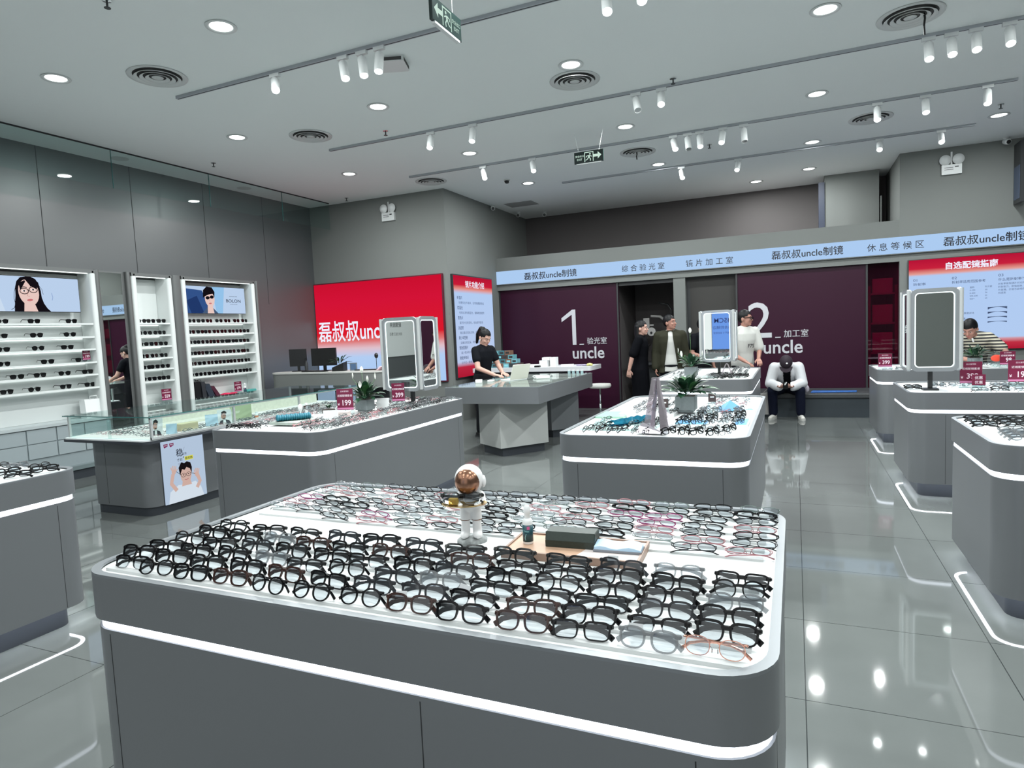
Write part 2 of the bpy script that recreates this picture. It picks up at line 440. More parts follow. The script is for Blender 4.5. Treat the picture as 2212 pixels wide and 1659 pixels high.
# ---- lens function lightbox on the side of the left block
SIDE = [(0, (176, 26, 52)), (.10, (190, 40, 66)), (.15, (190, 206, 240)), (.83, (182, 208, 246)), (.87, (232, 150, 140)), (.91, (206, 28, 56)), (1, (184, 20, 52))]
t = thing('lens_guide_lightbox', 'tall narrow lightbox with red header beside the woman in black', 'sign', (XC, 11.26, 1.75))
MB().box((.002, -.83, -.96), (.045, .83, .95)).build('lightbox', m_dark, t)
MB().box((.045, -.81, -.94), (.05, .81, .93)).build('light_panel', EMRAMP('lens_guide_print', SIDE, .81, 2.68, .95), t)
q = MB(); Tm = lambda y, z: frame_mat((.052, y, z), (0, 1, 0), (0, 0, 1), (1, 0, 0))
q.text('镜片功能介绍', .135, Tm(.04, .735), .02, sx=1.0)
q.build('lettering', EM('white_backlit', (240, 240, 255), 1.0), t)
q = MB()
for i, (hd, ln) in enumerate((('树脂片', '轻便安全不易碎，日常佩戴更舒适'), ('防蓝光', '有效过滤有害蓝光，缓解眼部疲劳'), ('变色片', '室内外光线变化，自动调节颜色'), ('抗疲劳', '看远看近轻松切换，适合长时间用眼'), ('青少年控制', '延缓近视加深，呵护儿童视力'), ('驾驶型镜片', '减少夜间眩光，行车更清晰'), ('渐进多焦点', '远中近一镜看清'))):
    z = .50-i*.185
    q.text(hd, .07, Tm(-.72, z), .012, 0, 'LEFT'); q.text(ln, .052, Tm(-.66, z-.085), .0, 0, 'LEFT', 1.35)
q.build('small_print', M('slate_print', (60, 76, 112), .6), t)
# ---- fitting guide lightbox on the right block
GUIDE = [(0, (176, 26, 52)), (.07, (196, 50, 70)), (.11, (214, 150, 160)), (.13, (182, 208, 246)), (.82, (180, 208, 248)), (.845, (232, 160, 150)), (.90, (204, 34, 62)), (1, (186, 20, 56))]
t = thing('fitting_guide_lightbox', 'wide lightbox with red header above the man in stripes', 'sign', (2.75, YB, 1.73))
MB().box((-1.05, -.05, -.745), (1.05, -.002, .745)).build('lightbox', m_dark, t)
MB().box((-1.04, -.055, -.735), (1.04, -.05, .735)).build('light_panel', EMRAMP('guide_print', GUIDE, .995, 2.465, .95), t)
Tg = lambda x, z: frame_mat((x-2.75, -.0565, z-1.73), (1, 0, 0), (0, 0, 1), (0, -1, 0))
q = MB(); q.text('自选配镜指南', .118, Tg(2.555, 2.295), .03, sx=1.0); q.build('lettering', EM('white_backlit', (240, 240, 255), 1.0), t)
q = MB()
q.text('01', .06, Tg(1.77, 2.12), .0, 0, 'LEFT', 1.2); q.text('折射率', .05, Tg(1.77, 2.055), .006, 0, 'LEFT', 1.2)
q.text('02', .06, Tg(2.30, 2.12), .0, 0, 'LEFT', 1.2); q.text('折射率适用范围参考', .05, Tg(2.30, 2.055), .006, 0, 'LEFT')
for i, (a, c, d) in enumerate((('折射率', '度数', '阿贝数'), ('1.56', '0-200', '38'), ('1.60', '0-400', '36'), ('1.67', '200-600', '32'), ('1.74', '500+', '33'))):
    for x, s in ((2.33, a), (2.54, c), (2.74, d)): q.text(s, .032, Tg(x, 1.965-i*.045), .0, 0, 'LEFT')
q.text('03', .06, Tg(2.91, 2.12), .0, 0, 'LEFT', 1.2); q.text('什么是折射率？', .05, Tg(2.91, 2.055), .006, 0, 'LEFT')
for i, s in enumerate(('折射率是指镜片对光的', '折射能力，数值越高，镜', '片越薄，价格也会相应有', '所提高')): q.text(s, .034, Tg(2.91, 1.995-i*.047), .0, 0, 'LEFT')
for i, s in enumerate(('04 镜片厚度对比', '1.56 球面', '1.60 非球面', '1.67 非球面', '1.74 非球面')): q.text(s, .035, Tg(2.35, 1.56-i*.085), .004, 0, 'LEFT')
for i in range(4):
    z = 1.655-i*.075; k = .034-.006*i; vs = []; N = 10
    for j in range(N+1):
        u = -1+2*j/N; vs += [(2.78+.125*(u+1), 0, z), (2.78+.125*(u+1), 0, z-.005-k*u*u)]
    q.add([(x-2.75, -.0565, zz-1.73) for x, _, zz in vs], [(2*j, 2*j+1, 2*j+3, 2*j+2) for j in range(N)])
    q.box((2.82-2.75, -.0566, z-.055-1.73), (2.98-2.75, -.0562, z-.055-1.73))
q.build('small_print', M('slate_print', (60, 76, 112), .6), t)
# ================================================================== ceiling fixtures
m_fix = M('white_fixture', (214, 217, 217), .4)
m_diff = EM('downlight_diffuser', (248, 255, 252), 7.0)
m_lens = EM('spot_lens', (250, 255, 253), 9.0)
m_vent = M('vent_grey', (206, 208, 208), .5)
m_vdark = M('vent_gap', (70, 70, 70), .8)
def light_data(kind, name, energy, **k):
    l = bpy.data.lights.new(name, kind); l.energy = energy; l.color = LIGHT
    for a, v in k.items(): setattr(l, a, v)
    return l
DOWN = light_data('AREA', 'downlight_lamp', W_DOWN, shape='DISK', size=.16)
SOFT = light_data('AREA', 'downlight_lamp_rear', W_DOWN*.55, shape='DISK', size=.16)
DIM = light_data('AREA', 'downlight_lamp_dim', W_DOWN*.25, shape='DISK', size=.16)
def downlight_proto():
    t = thing('downlight', 'x', 'ceiling light', (0, 0, CZ))
    MB().lathe([(.088, 0), (.118, 0), (.125, -.006), (.122, -.010), (.095, -.008), (.088, 0)], 28, caps=False).build('trim_ring', m_fix, t, True)
    MB().lathe([(.001, -.004), (.088, -.004), (.088, -.002), (.001, -.002)], 24).build('diffuser', m_diff, t)
    return t
dl = downlight_proto(); first = True
ROWN = {4.16: 'nearest row', 6.35: 'second row', 8.6: 'third row', 10.85: 'fourth row', 12.7: 'rear row', 13.23: 'rear row'}
spots_dl = [(x, y) for y in (4.16, 6.35, 8.6, 10.85) for x in (-6.41, -4.28, -2.0, .26, 2.53)] + [(.25, 12.70), (-.64, 13.23)]
hide = {(-6.41, 10.85), (-2.0, 4.16), (2.53, 8.6), (2.53, 6.35), (2.53, 4.16), (.26, 4.16)}
for x, y in spots_dl:
    vis = (x, y) not in hide
    if (x, y) == (-6.41, 10.85): continue
    o = dl if first else copy_tree(dl); first = False
    o.location = (x, y, CZ)
    xs = [a for a, q in spots_dl if q == y and a != -6.41 or q == y and y < 10]
    o['label'] = 'round recessed downlight, %s from left in the %s of the ceiling' % (ORD[sorted(xs).index(x)], ROWN[y]) if y < 12 else \
        'round recessed downlight at the dark rear of the ceiling, %s one' % ('right-hand' if x > 0 else 'left-hand')
    o['group'] = 'ceiling downlights'
    l = bpy.data.objects.new('downlight_lamp', DIM if y > 12 else (SOFT if y > 10 else DOWN)); COL.objects.link(l); l.parent = o; l.location = (0, 0, -.02)
# more of the same row of lamps above and behind the camera, outside the frame
for x in (-6.41, -4.28, -2.0, .26, 2.53, 4.8):
    for y in (1.95, -.25, -2.45):
        o = copy_tree(dl); o.location = (x, y, CZ)
        o['label'] = 'round recessed downlight above the shop entrance'
        for c in o.children:
            if c.type == 'LIGHT': c.data = DOWN
def vent_proto():
    t = thing('air_vent', 'x', 'air vent', (0, 0, CZ))
    MB().lathe([(.001, -.001), (.235, -.001), (.235, -.0002), (.001, -.0002)], 32).build('vent_throat', m_vdark, t)
    b = MB()
    for r in (.075, .125, .175):
        b.lathe([(r, -.012), (r+.03, -.030), (r+.032, -.027), (r+.003, -.008), (r, -.012)], 32, caps=False)
    b.lathe([(.001, -.016), (.05, -.020), (.052, -.016), (.001, -.012)], 24)
    b.build('louvre_ring', m_vent, t, True)
    MB().lathe([(.215, -.004), (.262, -.012), (.265, -.004), (.26, 0), (.215, 0)], 32, caps=False).build('rim', m_vent, t, True)
    return t
v0 = vent_proto()
for i, (x, y, d) in enumerate(((-5.58, 4.59, 'left of the nearest track'), (-2.09, 6.75, 'in the middle behind the second downlight row'), (-5.61, 6.78, 'beyond the left end of the nearest track'), (.95, 6.86, 'near the top right with a loose black strap'),
        (-2.13, 9.91, 'beside the far exit sign'), (-5.6, 9.75, 'near the left wall block'), (.94, 10.01, 'at the right behind the third track'))):
    o = v0 if i == 0 else copy_tree(v0)
    o.location = (x, y, CZ); o['label'] = 'round ceiling air vent ' + d; o['group'] = 'round ceiling vents'
for x, y, L, lab in ((.95+.10, 6.83, .20, 'black strap hanging from the round vent at top right'), (-2.13, 9.85, .13, 'black strap hanging from the round vent beside the exit sign')):
    o = MB().tube([(x, y, CZ-.012), (x+.004, y-.01, CZ-.06), (x-.003, y-.012, CZ-L*.6), (x+.002, y-.01, CZ-L)], .004, 6, flat=((1, 0, 0), 2.2)).build('vent_strap', m_black)
    tag(o, lab, 'strap')
# tracks and spots
def track(name_lab, y, x0, x1):
    t = thing('light_track', name_lab, 'light track', ((x0+x1)/2, y, CZ)); h = (x1-x0)/2
    MB().box((-h, -.017, -.03), (h, .017, 0)).build('rail', M('track_grey', (168, 172, 178), .4), t)
    MB().box((-h+.01, -.006, -.0305), (h-.01, .006, -.030)).build('groove', m_seam, t)
track('nearest long ceiling light track, passing above the hanging exit sign', 5.04, -5.87, 3.2)
track('second ceiling light track from the front', 7.38, -5.80, 3.2)
track('third ceiling light track from the front', 9.26, -5.72, 2.33)
track('rearmost short ceiling light track', 11.12, -3.74, 2.33)
SPOT = light_data('SPOT', 'spot_lamp', W_SPOT*4, spot_size=math.radians(62), spot_blend=.6, shadow_soft_size=.04)
SPOTR = light_data('SPOT', 'spot_lamp_rear', W_SPOT*1.4, spot_size=math.radians(62), spot_blend=.6, shadow_soft_size=.04)
def spot_proto(lit):
    t = thing('track_spotlight', 'x', 'spotlight', (0, 0, 0))
    MB().box((-.055, -.017, -.032), (.055, .017, 0)).build('adapter', m_fix, t)
    MB().tube([(0, 0, -.03), (0, 0, -.065)], .010, 8).build('pivot', m_fix, t)
    h = MB().lathe([(.012, .0), (.036, -.002), (.040, -.01), (.040, -.185), (.037, -.19), (.036, -.178), (.012, -.178)], 20).build('lamp_head', m_fix, t, 'auto')
    MB().lathe([(.001, -.179), (.034, -.179), (.034, -.182), (.001, -.182)], 18).build('lens', m_lens if lit else m_chrome, h)
    if lit:
        l = bpy.data.objects.new('spot_lamp', SPOT); COL.objects.link(l); l.parent = h; l.location = (0, 0, -.195)
    return t
sp_on = spot_proto(True); sp_off = spot_proto(False); used = set()
TR = {'nearest': (5.04, [(-4.55, .17, -.19), (-3.75, .10, -.09), (-3.54, .07, -.07), (-3.35, .03, -.09), (-1.29, .05, -.15), (-1.03, .06, -.19)]),
      'second': (7.38, [(-4.21, .05, -.16), (-3.61, .03, -.13), (-1.59, .07, -.16), (-1.31, .03, -.21), (1.17, -.01, -.14), (1.35, -.01, -.15), (1.54, -.02, -.16), (1.79, -.02, -.16)]),
      'third': (9.26, [(-4.39, .12, -.16), (-3.57, .09, -.17), (-1.5, .08, -.18), (-1.31, .04, -.12), (-1.15, .03, -.15), (-.85, -.02, -.18), (-.59, .02, -.10), (.94, -.01, -.15), (1.44, -.01, -.15), (2.05, -.03, -.14)]),
      'rearmost': (11.12, [(-1.68, .06, -.21), (-.8, -.02, -.25), (1.16, -.03, -.3), (1.92, -.03, -.27)])}
for nm, (y, L) in TR.items():
    for i, (x, dx, dy) in enumerate(L):
        off = (nm, i) in {('second', 2), ('third', 3), ('third', 6)}
        p = sp_off if off else sp_on
        if p.name in used: o = copy_tree(p)
        else: o = p; used.add(p.name)
        o.location = (x, y, CZ-.03)
        hd = [c for c in o.children if c.name.startswith('lamp_head')][0]
        if nm == 'rearmost':
            for l in hd.children:
                if l.type == 'LIGHT': l.data = SPOTR
        d = Vector((dx, dy, -.27)).normalized()
        hd.rotation_euler = (-d).to_track_quat('Z', 'Y').to_euler(); hd.location = (0, 0, -.06)
        o['label'] = '%swhite cylinder spotlight, %s from left on the %s ceiling track' % ('unlit ' if off else '', ORD[i], nm)
        o['group'] = 'track spotlights'
# exit signs
m_exit = M('exit_sign_face', (20, 36, 34), .25); m_exl = EM('exit_print', (214, 240, 226), .9)
def man(q, T, s, flip=1):
    def P(*pts): q.add([(x*s*flip, y*s, 0) for x, y in pts], [tuple(range(len(pts)))], T)
    P((-.5, -.5), (-.42, -.5), (-.42, .42), (-.5, .5)); P((.42, -.5), (.5, -.5), (.5, .5), (.42, .42)); P((-.5, .5), (-.42, .42), (.42, .42), (.5, .5))
    q.ell((0, 0, 0), (.085*s, .085*s, .0005), 10, 4, None) if False else None
    c = [(.12+.09*math.cos(a*PI/5), .27+.09*math.sin(a*PI/5)) for a in range(10)]; P(*c)
    P((-.05, .16), (.12, .14), (.08, -.12), (-.10, -.08)); P((.10, .14), (.34, .02), (.30, -.03), (.08, .06)); P((-.04, .16), (-.30, .10), (-.34, -.06), (-.27, -.06), (-.23, .05), (-.06, .08))
    P((.0, -.10), (.10, -.10), (.22, -.26), (.16, -.46), (.09, -.44), (.12, -.27)); P((-.10, -.06), (.0, -.10), (-.14, -.28), (-.36, -.36), (-.38, -.30), (-.20, -.22))
def arrow(q, T, s, dirn):
    q.add([(dirn*x*s, y*s, 0) for x, y in ((.5, 0), (.05, .42), (.05, .15), (-.5, .15), (-.5, -.15), (.05, -.15), (.05, -.42))], [tuple(range(7))], T)
def exit_sign(loc, rz, arrow_dir, cords, label):
    t = thing('exit_sign', label, 'exit sign', loc, rz)
    MB().prism(rrect(-.20, -.0125, .20, .0125, .004, 2), -.075, .075).build('panel', m_exit, t)
    MB().box((-.17, -.014, -.09), (.17, .014, -.076)).build('base_bar', m_fix, t)
    q = MB(); T = lambda x, z: frame_mat((x, -.0132, z), (1, 0, 0), (0, 0, 1), (0, -1, 0))
    a = arrow_dir
    arrow(q, T(a*.12, .005), .11, a); man(q, T(a*.005, 0), .125, a)
    q.text('安全出口', .030, T(-a*.125, .008), .01); q.text('EXIT', .036, T(-a*.125, -.035), .01)
    q.build('pictogram', m_exl, t)
    for i, (x, dx) in enumerate(cords):
        MB().tube([(x, 0, .073), (x+dx, 0, CZ-loc[2])], .0022, 6).build('suspension_cord', m_fix, t)
exit_sign((-2.12, 4.0, 3.70), PI/2, -1, ((.10, 0), (-.14, 0)), 'hanging exit sign with arrow to the left, nearest the camera')
exit_sign((-2.49, 8.55, 3.875), 0, 1, ((-.14, -.05), (.14, .06)), 'small hanging exit sign with arrow to the right, above the hall')
# twin-head emergency lamps
def emergency(loc, label):
    t = thing('emergency_lamp', label, 'emergency light', loc)
    MB().box((-.135, -.05, -.09), (.135, -.002, .06)).build('housing', m_fix, t)
    for s in (-1, 1):
        h = MB().lathe([(.02, .03), (.075, .0), (.082, -.012), (.07, -.018), (.001, -.018)], 18, xf((s*.088, -.06, .135), rx=PI/2)).build('lamp_head', m_fix, t, 'auto')
        MB().tube([(s*.088, -.03, .06), (s*.088, -.04, .10)], .012, 8).build('pivot', m_fix, h)
    MB().box((-.012, -.02, .06), (.012, -.002, .26)).build('conduit', m_fix, t)
    q = MB(); q.box((.04, -.052, .01), (.09, -.05, .03))
    for z in (-.02, .01): q.box((-.10, -.052, z), (.02, -.05, z+.008))
    q.build('marking', m_dark, t)
emergency((-6.86, YC, 3.84), 'white twin-head emergency lamp high on the left wall block')
emergency((2.29, YB, 3.86), 'white twin-head emergency lamp high on the right wall block')
# cameras and sensors
def bullet(loc, rz, label):
    t = thing('security_camera', label, 'camera', loc, rz)
    MB().lathe([(.04, 0), (.045, -.012), (.02, -.03)], 14).build('mount', m_fix, t)
    MB().lathe([(.038, -.06), (.042, -.04), (.042, .05), (.03, .06)], 14, xf((0, -.02, -.065), rx=PI/2+.3)).build('camera_body', m_fix, t, True)
    MB().lathe([(.001, .062), (.03, .062), (.03, .066), (.001, .066)], 14, xf((0, -.02, -.065), rx=PI/2+.3)).build('lens', m_black, t)
bullet((-5.63, 12.25, CZ), .5, 'white bullet camera at the top edge of the left wall block')
bullet((2.96, 12.3, CZ), .2, 'bullet camera above the right wall block')
bullet((-5.5, 13.3, CZ), .2, 'small camera on the dark rear ceiling near the wall block')
bullet((-5.0, 13.6, CZ), .2, 'tiny camera on the dark rear ceiling, farthest back')
t = thing('dome_camera', 'dark dome camera on the ceiling between the third and rearmost tracks', 'camera', (-4.49, 10.4, CZ))
MB().lathe([(.05, 0), (.055, -.012), (.045, -.02)], 18).build('mount', m_fix, t)
MB().lathe([(.045, -.015), (.043, -.04), (.025, -.062), (.001, -.068)], 18).build('dome', m_black, t, True)
def sprinkler(loc, label):
    t = thing('sprinkler', label, 'sprinkler', loc, group='ceiling sprinklers')
    MB().lathe([(.032, 0), (.034, -.004), (.012, -.007)], 14).build('escutcheon', m_chrome, t)
    MB().tube([(0, 0, -.005), (0, 0, -.05)], .008, 6).lathe([(.024, -.052), (.024, -.056)], 10).build('head', m_dark, t)
for x, y, d in ((-7.59, 7.04, 'nearest the glass baffles'), (-4.71, 7.12, 'left of the second track'), (-1.16, 7.25, 'just in front of the second track'), (-1.12, 10.11, 'behind the third track'), (2.42, 10.3, 'at far right behind the third track'), (-4.68, 3.47, 'at the upper left edge of view'), (-7.55, 10.0, 'by the left wall block')):
    sprinkler((x, y, CZ), 'small ceiling sprinkler ' + d)
t = thing('ceiling_speaker_box', 'square ceiling unit with a dark slot behind the spotlight trio', 'ceiling unit', (-3.46, 5.42, CZ), .35)
MB().box((-.13, -.13, -.05), (.13, .13, 0)).build('housing', m_fix, t)
MB().use(m_vdark).box((-.11, -.132, -.042), (.11, -.13, -.012)).box((.13, -.11, -.042), (.132, .11, -.012)).build('slot', None, t)
o = MB().box((-5.4, 12.28, CZ-.006), (-4.8, 12.72, CZ)).build('access_panel', M('hatch_grey', (150, 152, 152), .8)); tag(o, 'flat square access hatch in the dark rear ceiling', 'hatch')
for x, y, d in ((-8.42, 6.22, 'nearer'), (-8.42, 8.41, 'farther')):
    o = MB().lathe([(.001, -.004), (.11, -.004), (.115, 0)], 24, xf((x, y, CZ))).build('ceiling_cover', m_vent); tag(o, 'grey round ceiling cover seen through the glass baffles, the %s one' % d, 'cover')

# ================================================================== display islands
TOP = .92
def island(name, label, x0, x1, y0, y1, r=.13, joints=(), white=True, rails=()):
    cx, cy = (x0+x1)/2, (y0+y1)/2; hx, hy = (x1-x0)/2, (y1-y0)/2
    t = thing(name, label, 'display island', (cx, cy, 0), group='rounded display islands')
    def R(i): return rrect(-hx+i, -hy+i, hx-i, hy-i, r-i*.6, 8)
    P = MB().use(m_panel); P.smooth = True
    P.prism(R(0), .775, .912, caps=False).ring(R(.012), R(.03), .772, .777)
    P.build('top_box', None, t, 'auto')
    MB().ring(R(0), R(.022), .912, TOP).build('edge_trim', m_lip, t)
    MB().prism(R(.02), .77, .908).build('counter_top', m_white, t)
    b = MB().use(m_strip); b.prism(R(.014), .743, .772, caps=False); b.build('light_strip', None, t)
    b = MB().use(m_panel); b.smooth = True
    b.prism(R(.008), .125, .743); b.use(m_seam)
    for (a, c) in joints:   # thin joints between the body panels
        if c == 'f': b.box((a-cx-.0015, -hy+.0075, .13), (a-cx+.0015, -hy+.0095, .73))
        if c == 'l': b.box((-hx+.0075, a-cy-.0015, .13), (-hx+.0095, a-cy+.0015, .73))
        if c == 'r': b.box((hx-.0095, a-cy-.0015, .13), (hx-.0075, a-cy+.0015, .73))
    b.build('body', None, t, 'auto')
    MB().prism(R(.085), 0, .125).build('plinth', m_plinth, t, 'auto')
    MB().ring(R(.022), R(.040), .1238, .1248).build('base_light_strip', m_under, t)
    for (yy, xa, xb, h) in rails:
        MB().box((xa-cx, yy-cy-.011, .907), (xb-cx, yy-cy+.011, .907+h)).build('display_rail', M('rail_grey', (196, 198, 198), .35), t)
    return t
FR = (1.315, 1.395, 1.475, 1.555, 1.635, 1.715); RR = (1.955, 2.03, 2.105, 2.18, 2.26, 2.34, 2.41)
island('display_island', 'nearest grey display island with rows of glasses around a white astronaut figurine', -2.08, -.035, 1.25, 2.47, joints=((-1.94, 'f'), (-.83, 'f'), (-.19, 'f'), (1.4, 'r'), (2.3, 'r')),
       rails=[(y, -2.0, -.09, .010) for y in FR]+[(y, -2.0, -.09, .008) for y in RR])
island('display_island', 'central grey display island with potted plant and tilted acrylic stand', -1.45, -.25, 3.95, 6.33, joints=((-1.30, 'f'), (-.40, 'f')))
island('display_island', 'rear central display island carrying a mirror tower and silvery glasses', -1.66, -.465, 8.08, 10.25)
island('display_island', 'left display island with plant, two price cards and a mirror tower', -4.39, -3.24, 3.77, 6.15, joints=((3.95, 'r'), (5.95, 'r'), (-4.25, 'f')))
island('display_island', 'far right display island, rearmost of the right row', .93, 3.3, 9.18, 10.32, joints=((1.17, 'f'),))
island('display_island', 'middle right display island with mirror tower and price cards', .90, 3.3, 6.48, 7.62, joints=((1.17, 'f'),))
island('display_island', 'nearest right display island cut off by the picture edge', .92, 3.3, 3.92, 5.05)
island('display_island', 'left foreground display island cut off by the picture edge', -6.2, -3.86, 1.22, 2.44, joints=((2.28, 'r'),))
# ================================================================== eyeglasses
m_lensc = CLEAR('spectacle_lens', (240, 243, 245), .03, .02, 1.55, (150, 152, 156))
m_lensd = M('dark_sun_lens', (9, 9, 11), .16, spec=.25)
FM = {'black': M('black_acetate', (6, 6, 8), .2, spec=.35), 'smoke': CLEAR('smoke_acetate', (120, 122, 126), .35, .08, 1.5, (70, 72, 76)),
      'clear': CLEAR('clear_acetate', (196, 198, 200), .28, .06, 1.5, (170, 172, 174)), 'gun': M('gunmetal_wire', (56, 58, 62), .25, .9),
      'pink': M('dusty_pink_metal', (170, 116, 122), .3, .4), 'magenta': M('magenta_metal', (140, 44, 100), .3, .3), 'rose': M('rose_gold', (214, 160, 140), .15, 1.0),
      'silver': M('silver_wire', (190, 192, 196), .18, 1.0), 'brown': M('tortoise_acetate', (52, 34, 30), .2, noise=.5, nscale=160), 'green': M('grey_green_metal', (104, 118, 114), .3, .4)}
def outline(w, h, e, taper, n=24):
    P = []
    for i in range(n):
        a = 2*PI*i/n; c, s = math.cos(a), math.sin(a)
        x = w/2*math.copysign(abs(c)**(2/e), c); z = h/2*math.copysign(abs(s)**(2/e), s)
        P.append((x*(1-taper*(.5-z/h)), z))
    return P
def frame_geo(V, temples='fold'):
    """all pieces of one pair; the front faces -Y, the rims rest on z=0"""
    w, h, br, e, tp, tt, tb, d = V['w'], V['h'], V['br'], V['e'], V['tp'], V['tt'], V['tb'], V['d']
    n = V.get('n', 24); O = outline(w, h, e, tp, n); fm = FM[V['m']]; fb = FM[V.get('mb', V['m'])]
    Fr = MB(); Ls = []
    wrap = lambda x: .9*x*x
    for s in (-1, 1):
        cx = s*(br/2+w/2); rings = []
        for i in range(n):
            x, z = O[i]; xa, za = O[i-1]; xb, zb = O[(i+1) % n]
            nx, nz = (zb-za), -(xb-xa); L = math.hypot(nx, nz) or 1; nx /= L; nz /= L
            k = min(1, max(0, .5+z/h*1.6)); t = tb+(tt-tb)*k
            X = cx+x*s; ox = nx*t*s
            rings.append([(X, wrap(X), z+h/2+tb), (X+ox, wrap(X+ox), z+nz*t+h/2+tb), (X+ox, wrap(X+ox)+d, z+nz*t+h/2+tb), (X, wrap(X)+d, z+h/2+tb)])
        if fb is fm: Fr.use(fm).loft(rings, closed=True)
        else:
            q = [i for i in range(n)]
            top = sorted([i for i in q if O[i][1] > -h*.02], key=lambda i: -O[i][0])
            bot = sorted([i for i in q if O[i][1] < h*.04], key=lambda i: -O[i][0])
            Fr.use(fm).loft([rings[i] for i in top]); Fr.use(fb).loft([rings[i] for i in bot])
        N = len(O); vs = [(cx+x*s, wrap(cx+x*s)+d*.5-.0006, z+h/2+tb) for x, z in O]; vs2 = [(a, b+.0012, c) for a, b, c in vs]
        l = MB(); l.add(vs+vs2, [tuple(range(N)), tuple(range(2*N-1, N-1, -1))]+[(i, (i+1) % N, N+(i+1) % N, N+i) for i in range(N)]); Ls.append(l)
    zt = h*.86+tb; zb_ = h*.70+tb
    bw = max(tt*.8, .0016)
    Fr.use(fm).tube([(-br/2-tt*.4, wrap(br/2)+d/2, zb_), (-br*.25, d/2, zb_+.0035), (br*.25, d/2, zb_+.0035), (br/2+tt*.4, wrap(br/2)+d/2, zb_)], [bw*.75]*4, 6, flat=((0, 0, 1), 1.3 if tt > .002 else 1))
    hx = br/2+w+tt*.5
    for s in (-1, 1):
        Fr.tube([(s*(hx-tt*1.5), wrap(hx)+d/2, zt), (s*(hx+.003), wrap(hx)+d, zt), (s*(hx+.0035), wrap(hx)+.009, zt)], [max(tt*.7, .0015)]*3, 6, flat=((0, 0, 1), 1.5 if tt > .002 else 1))
        if tt < .002:
            Fr.use(FM['silver']).tube([(s*br*.42, d, zb_-.006), (s*br*.30, .008, zb_-.010), (s*br*.30, .009, zb_-.018)], .0011, 5); Fr.use(fm)
    Tm = []
    tr, tk = V.get('tr', .0012), V.get('tk', 2.6)
    for s in (-1, 1):
        y0 = wrap(hx)+.009; x0 = s*(hx+.0035); q = MB().use(FM[V.get('mt', V['m'])])
        if temples == 'fold':
            yo = .016 if s > 0 else .0205
            q.tube([(x0, y0, zt), (x0-s*.006, yo, zt), (x0-s*.05, yo+.002, zt-.002), (-s*.030, yo+.002, zt-.006), (-s*.052, yo+.001, zt-.012), (-s*.070, yo-.001, zt-.026)], [tr, tr, tr, tr, tr*1.25, tr*1.4], 6, flat=((0, 0, 1), tk))
        else:
            q.tube([(x0, y0, zt), (x0+s*.002, .05, zt), (x0, .10, zt-.001), (x0-s*.004, .125, zt-.012), (x0-s*.006, .142, zt-.030)], [tr, tr, tr, tr*1.2, tr*1.3], 6, flat=((0, 0, 1), tk))
        Tm.append(q)
    return Fr, Ls, Tm
VAR = {
 'black': dict(w=.052, h=.037, br=.017, e=3.2, tp=.12, tt=.0060, tb=.0040, d=.0045, m='black', tr=.0020, tk=2.4, lab='thick black'),
 'square': dict(w=.053, h=.033, br=.018, e=4.2, tp=.08, tt=.0052, tb=.0032, d=.0042, m='black', tr=.0018, tk=2.6, lab='square black'),
 'round': dict(w=.047, h=.040, br=.020, e=2.2, tp=.05, tt=.0044, tb=.0032, d=.004, m='black', tr=.0012, tk=2.6, lab='rounded black'),
 'smoke': dict(w=.051, h=.037, br=.017, e=2.9, tp=.12, tt=.0050, tb=.0038, d=.0042, m='smoke', tr=.0018, tk=2.4, lab='smoky translucent'),
 'clear': dict(w=.051, h=.038, br=.017, e=2.7, tp=.12, tt=.0048, tb=.0038, d=.0042, m='clear', tr=.0018, tk=2.4, lab='clear-framed'),
 'brow': dict(w=.053, h=.034, br=.018, e=3.4, tp=.14, tt=.0056, tb=.0009, d=.004, m='black', mb='silver', tr=.0018, tk=2.3, lab='black half-rim'),
 'brown': dict(w=.052, h=.036, br=.017, e=3.0, tp=.12, tt=.0056, tb=.0038, d=.0044, m='brown', tr=.0020, tk=2.4, lab='dark tortoise'),
 'wire': dict(w=.051, h=.035, br=.020, e=2.6, tp=.06, tt=.0020, tb=.0017, d=.0022, m='gun', mt='black', tr=.0011, tk=1.8, lab='thin gunmetal'),
 'slim': dict(w=.052, h=.031, br=.018, e=3.2, tp=.10, tt=.0029, tb=.0022, d=.0028, m='black', tr=.0011, tk=2.2, lab='slim black'),
 'pink': dict(w=.051, h=.033, br=.018, e=2.6, tp=.08, tt=.0018, tb=.0015, d=.0022, m='pink', tr=.0011, tk=2.0, lab='dusty pink'),
 'magenta': dict(w=.051, h=.033, br=.018, e=2.8, tp=.08, tt=.0021, tb=.0017, d=.0024, m='magenta', tr=.0011, tk=2.0, lab='magenta'),
 'silver': dict(w=.051, h=.034, br=.019, e=2.6, tp=.06, tt=.0013, tb=.0011, d=.0016, m='silver', mt='green', tr=.0010, tk=1.8, lab='fine silver'),
 'green': dict(w=.051, h=.034, br=.019, e=2.6, tp=.06, tt=.0016, tb=.0014, d=.0018, m='green', tr=.0010, tk=1.8, lab='grey-green wire'),
 'rose': dict(w=.050, h=.036, br=.019, e=2.4, tp=.08, tt=.0019, tb=.0016, d=.0022, m='rose', mt='rose', tr=.0013, tk=2.0, lab='rose gold'),
}
PROTO = {}
def glasses_proto(v, temples='fold', sun=False):
    k = (v, temples, sun)
    if k in PROTO: return PROTO[k]
    F, L, T = frame_geo(VAR[v], temples)
    def me(mb, nm, mat=None):
        o = mb.build(nm, mat); m = o.data; bpy.data.objects.remove(o); return m
    PROTO[k] = (me(F, 'frame'), [me(l, 'lens', m_lensd if sun else m_lensc) for l in L], [me(q, 'temple') for q in T])
    return PROTO[k]
def add_obj(name, me, parent):
    o = bpy.data.objects.new(name, me); COL.objects.link(o); o.parent = parent; return o
NG = 0
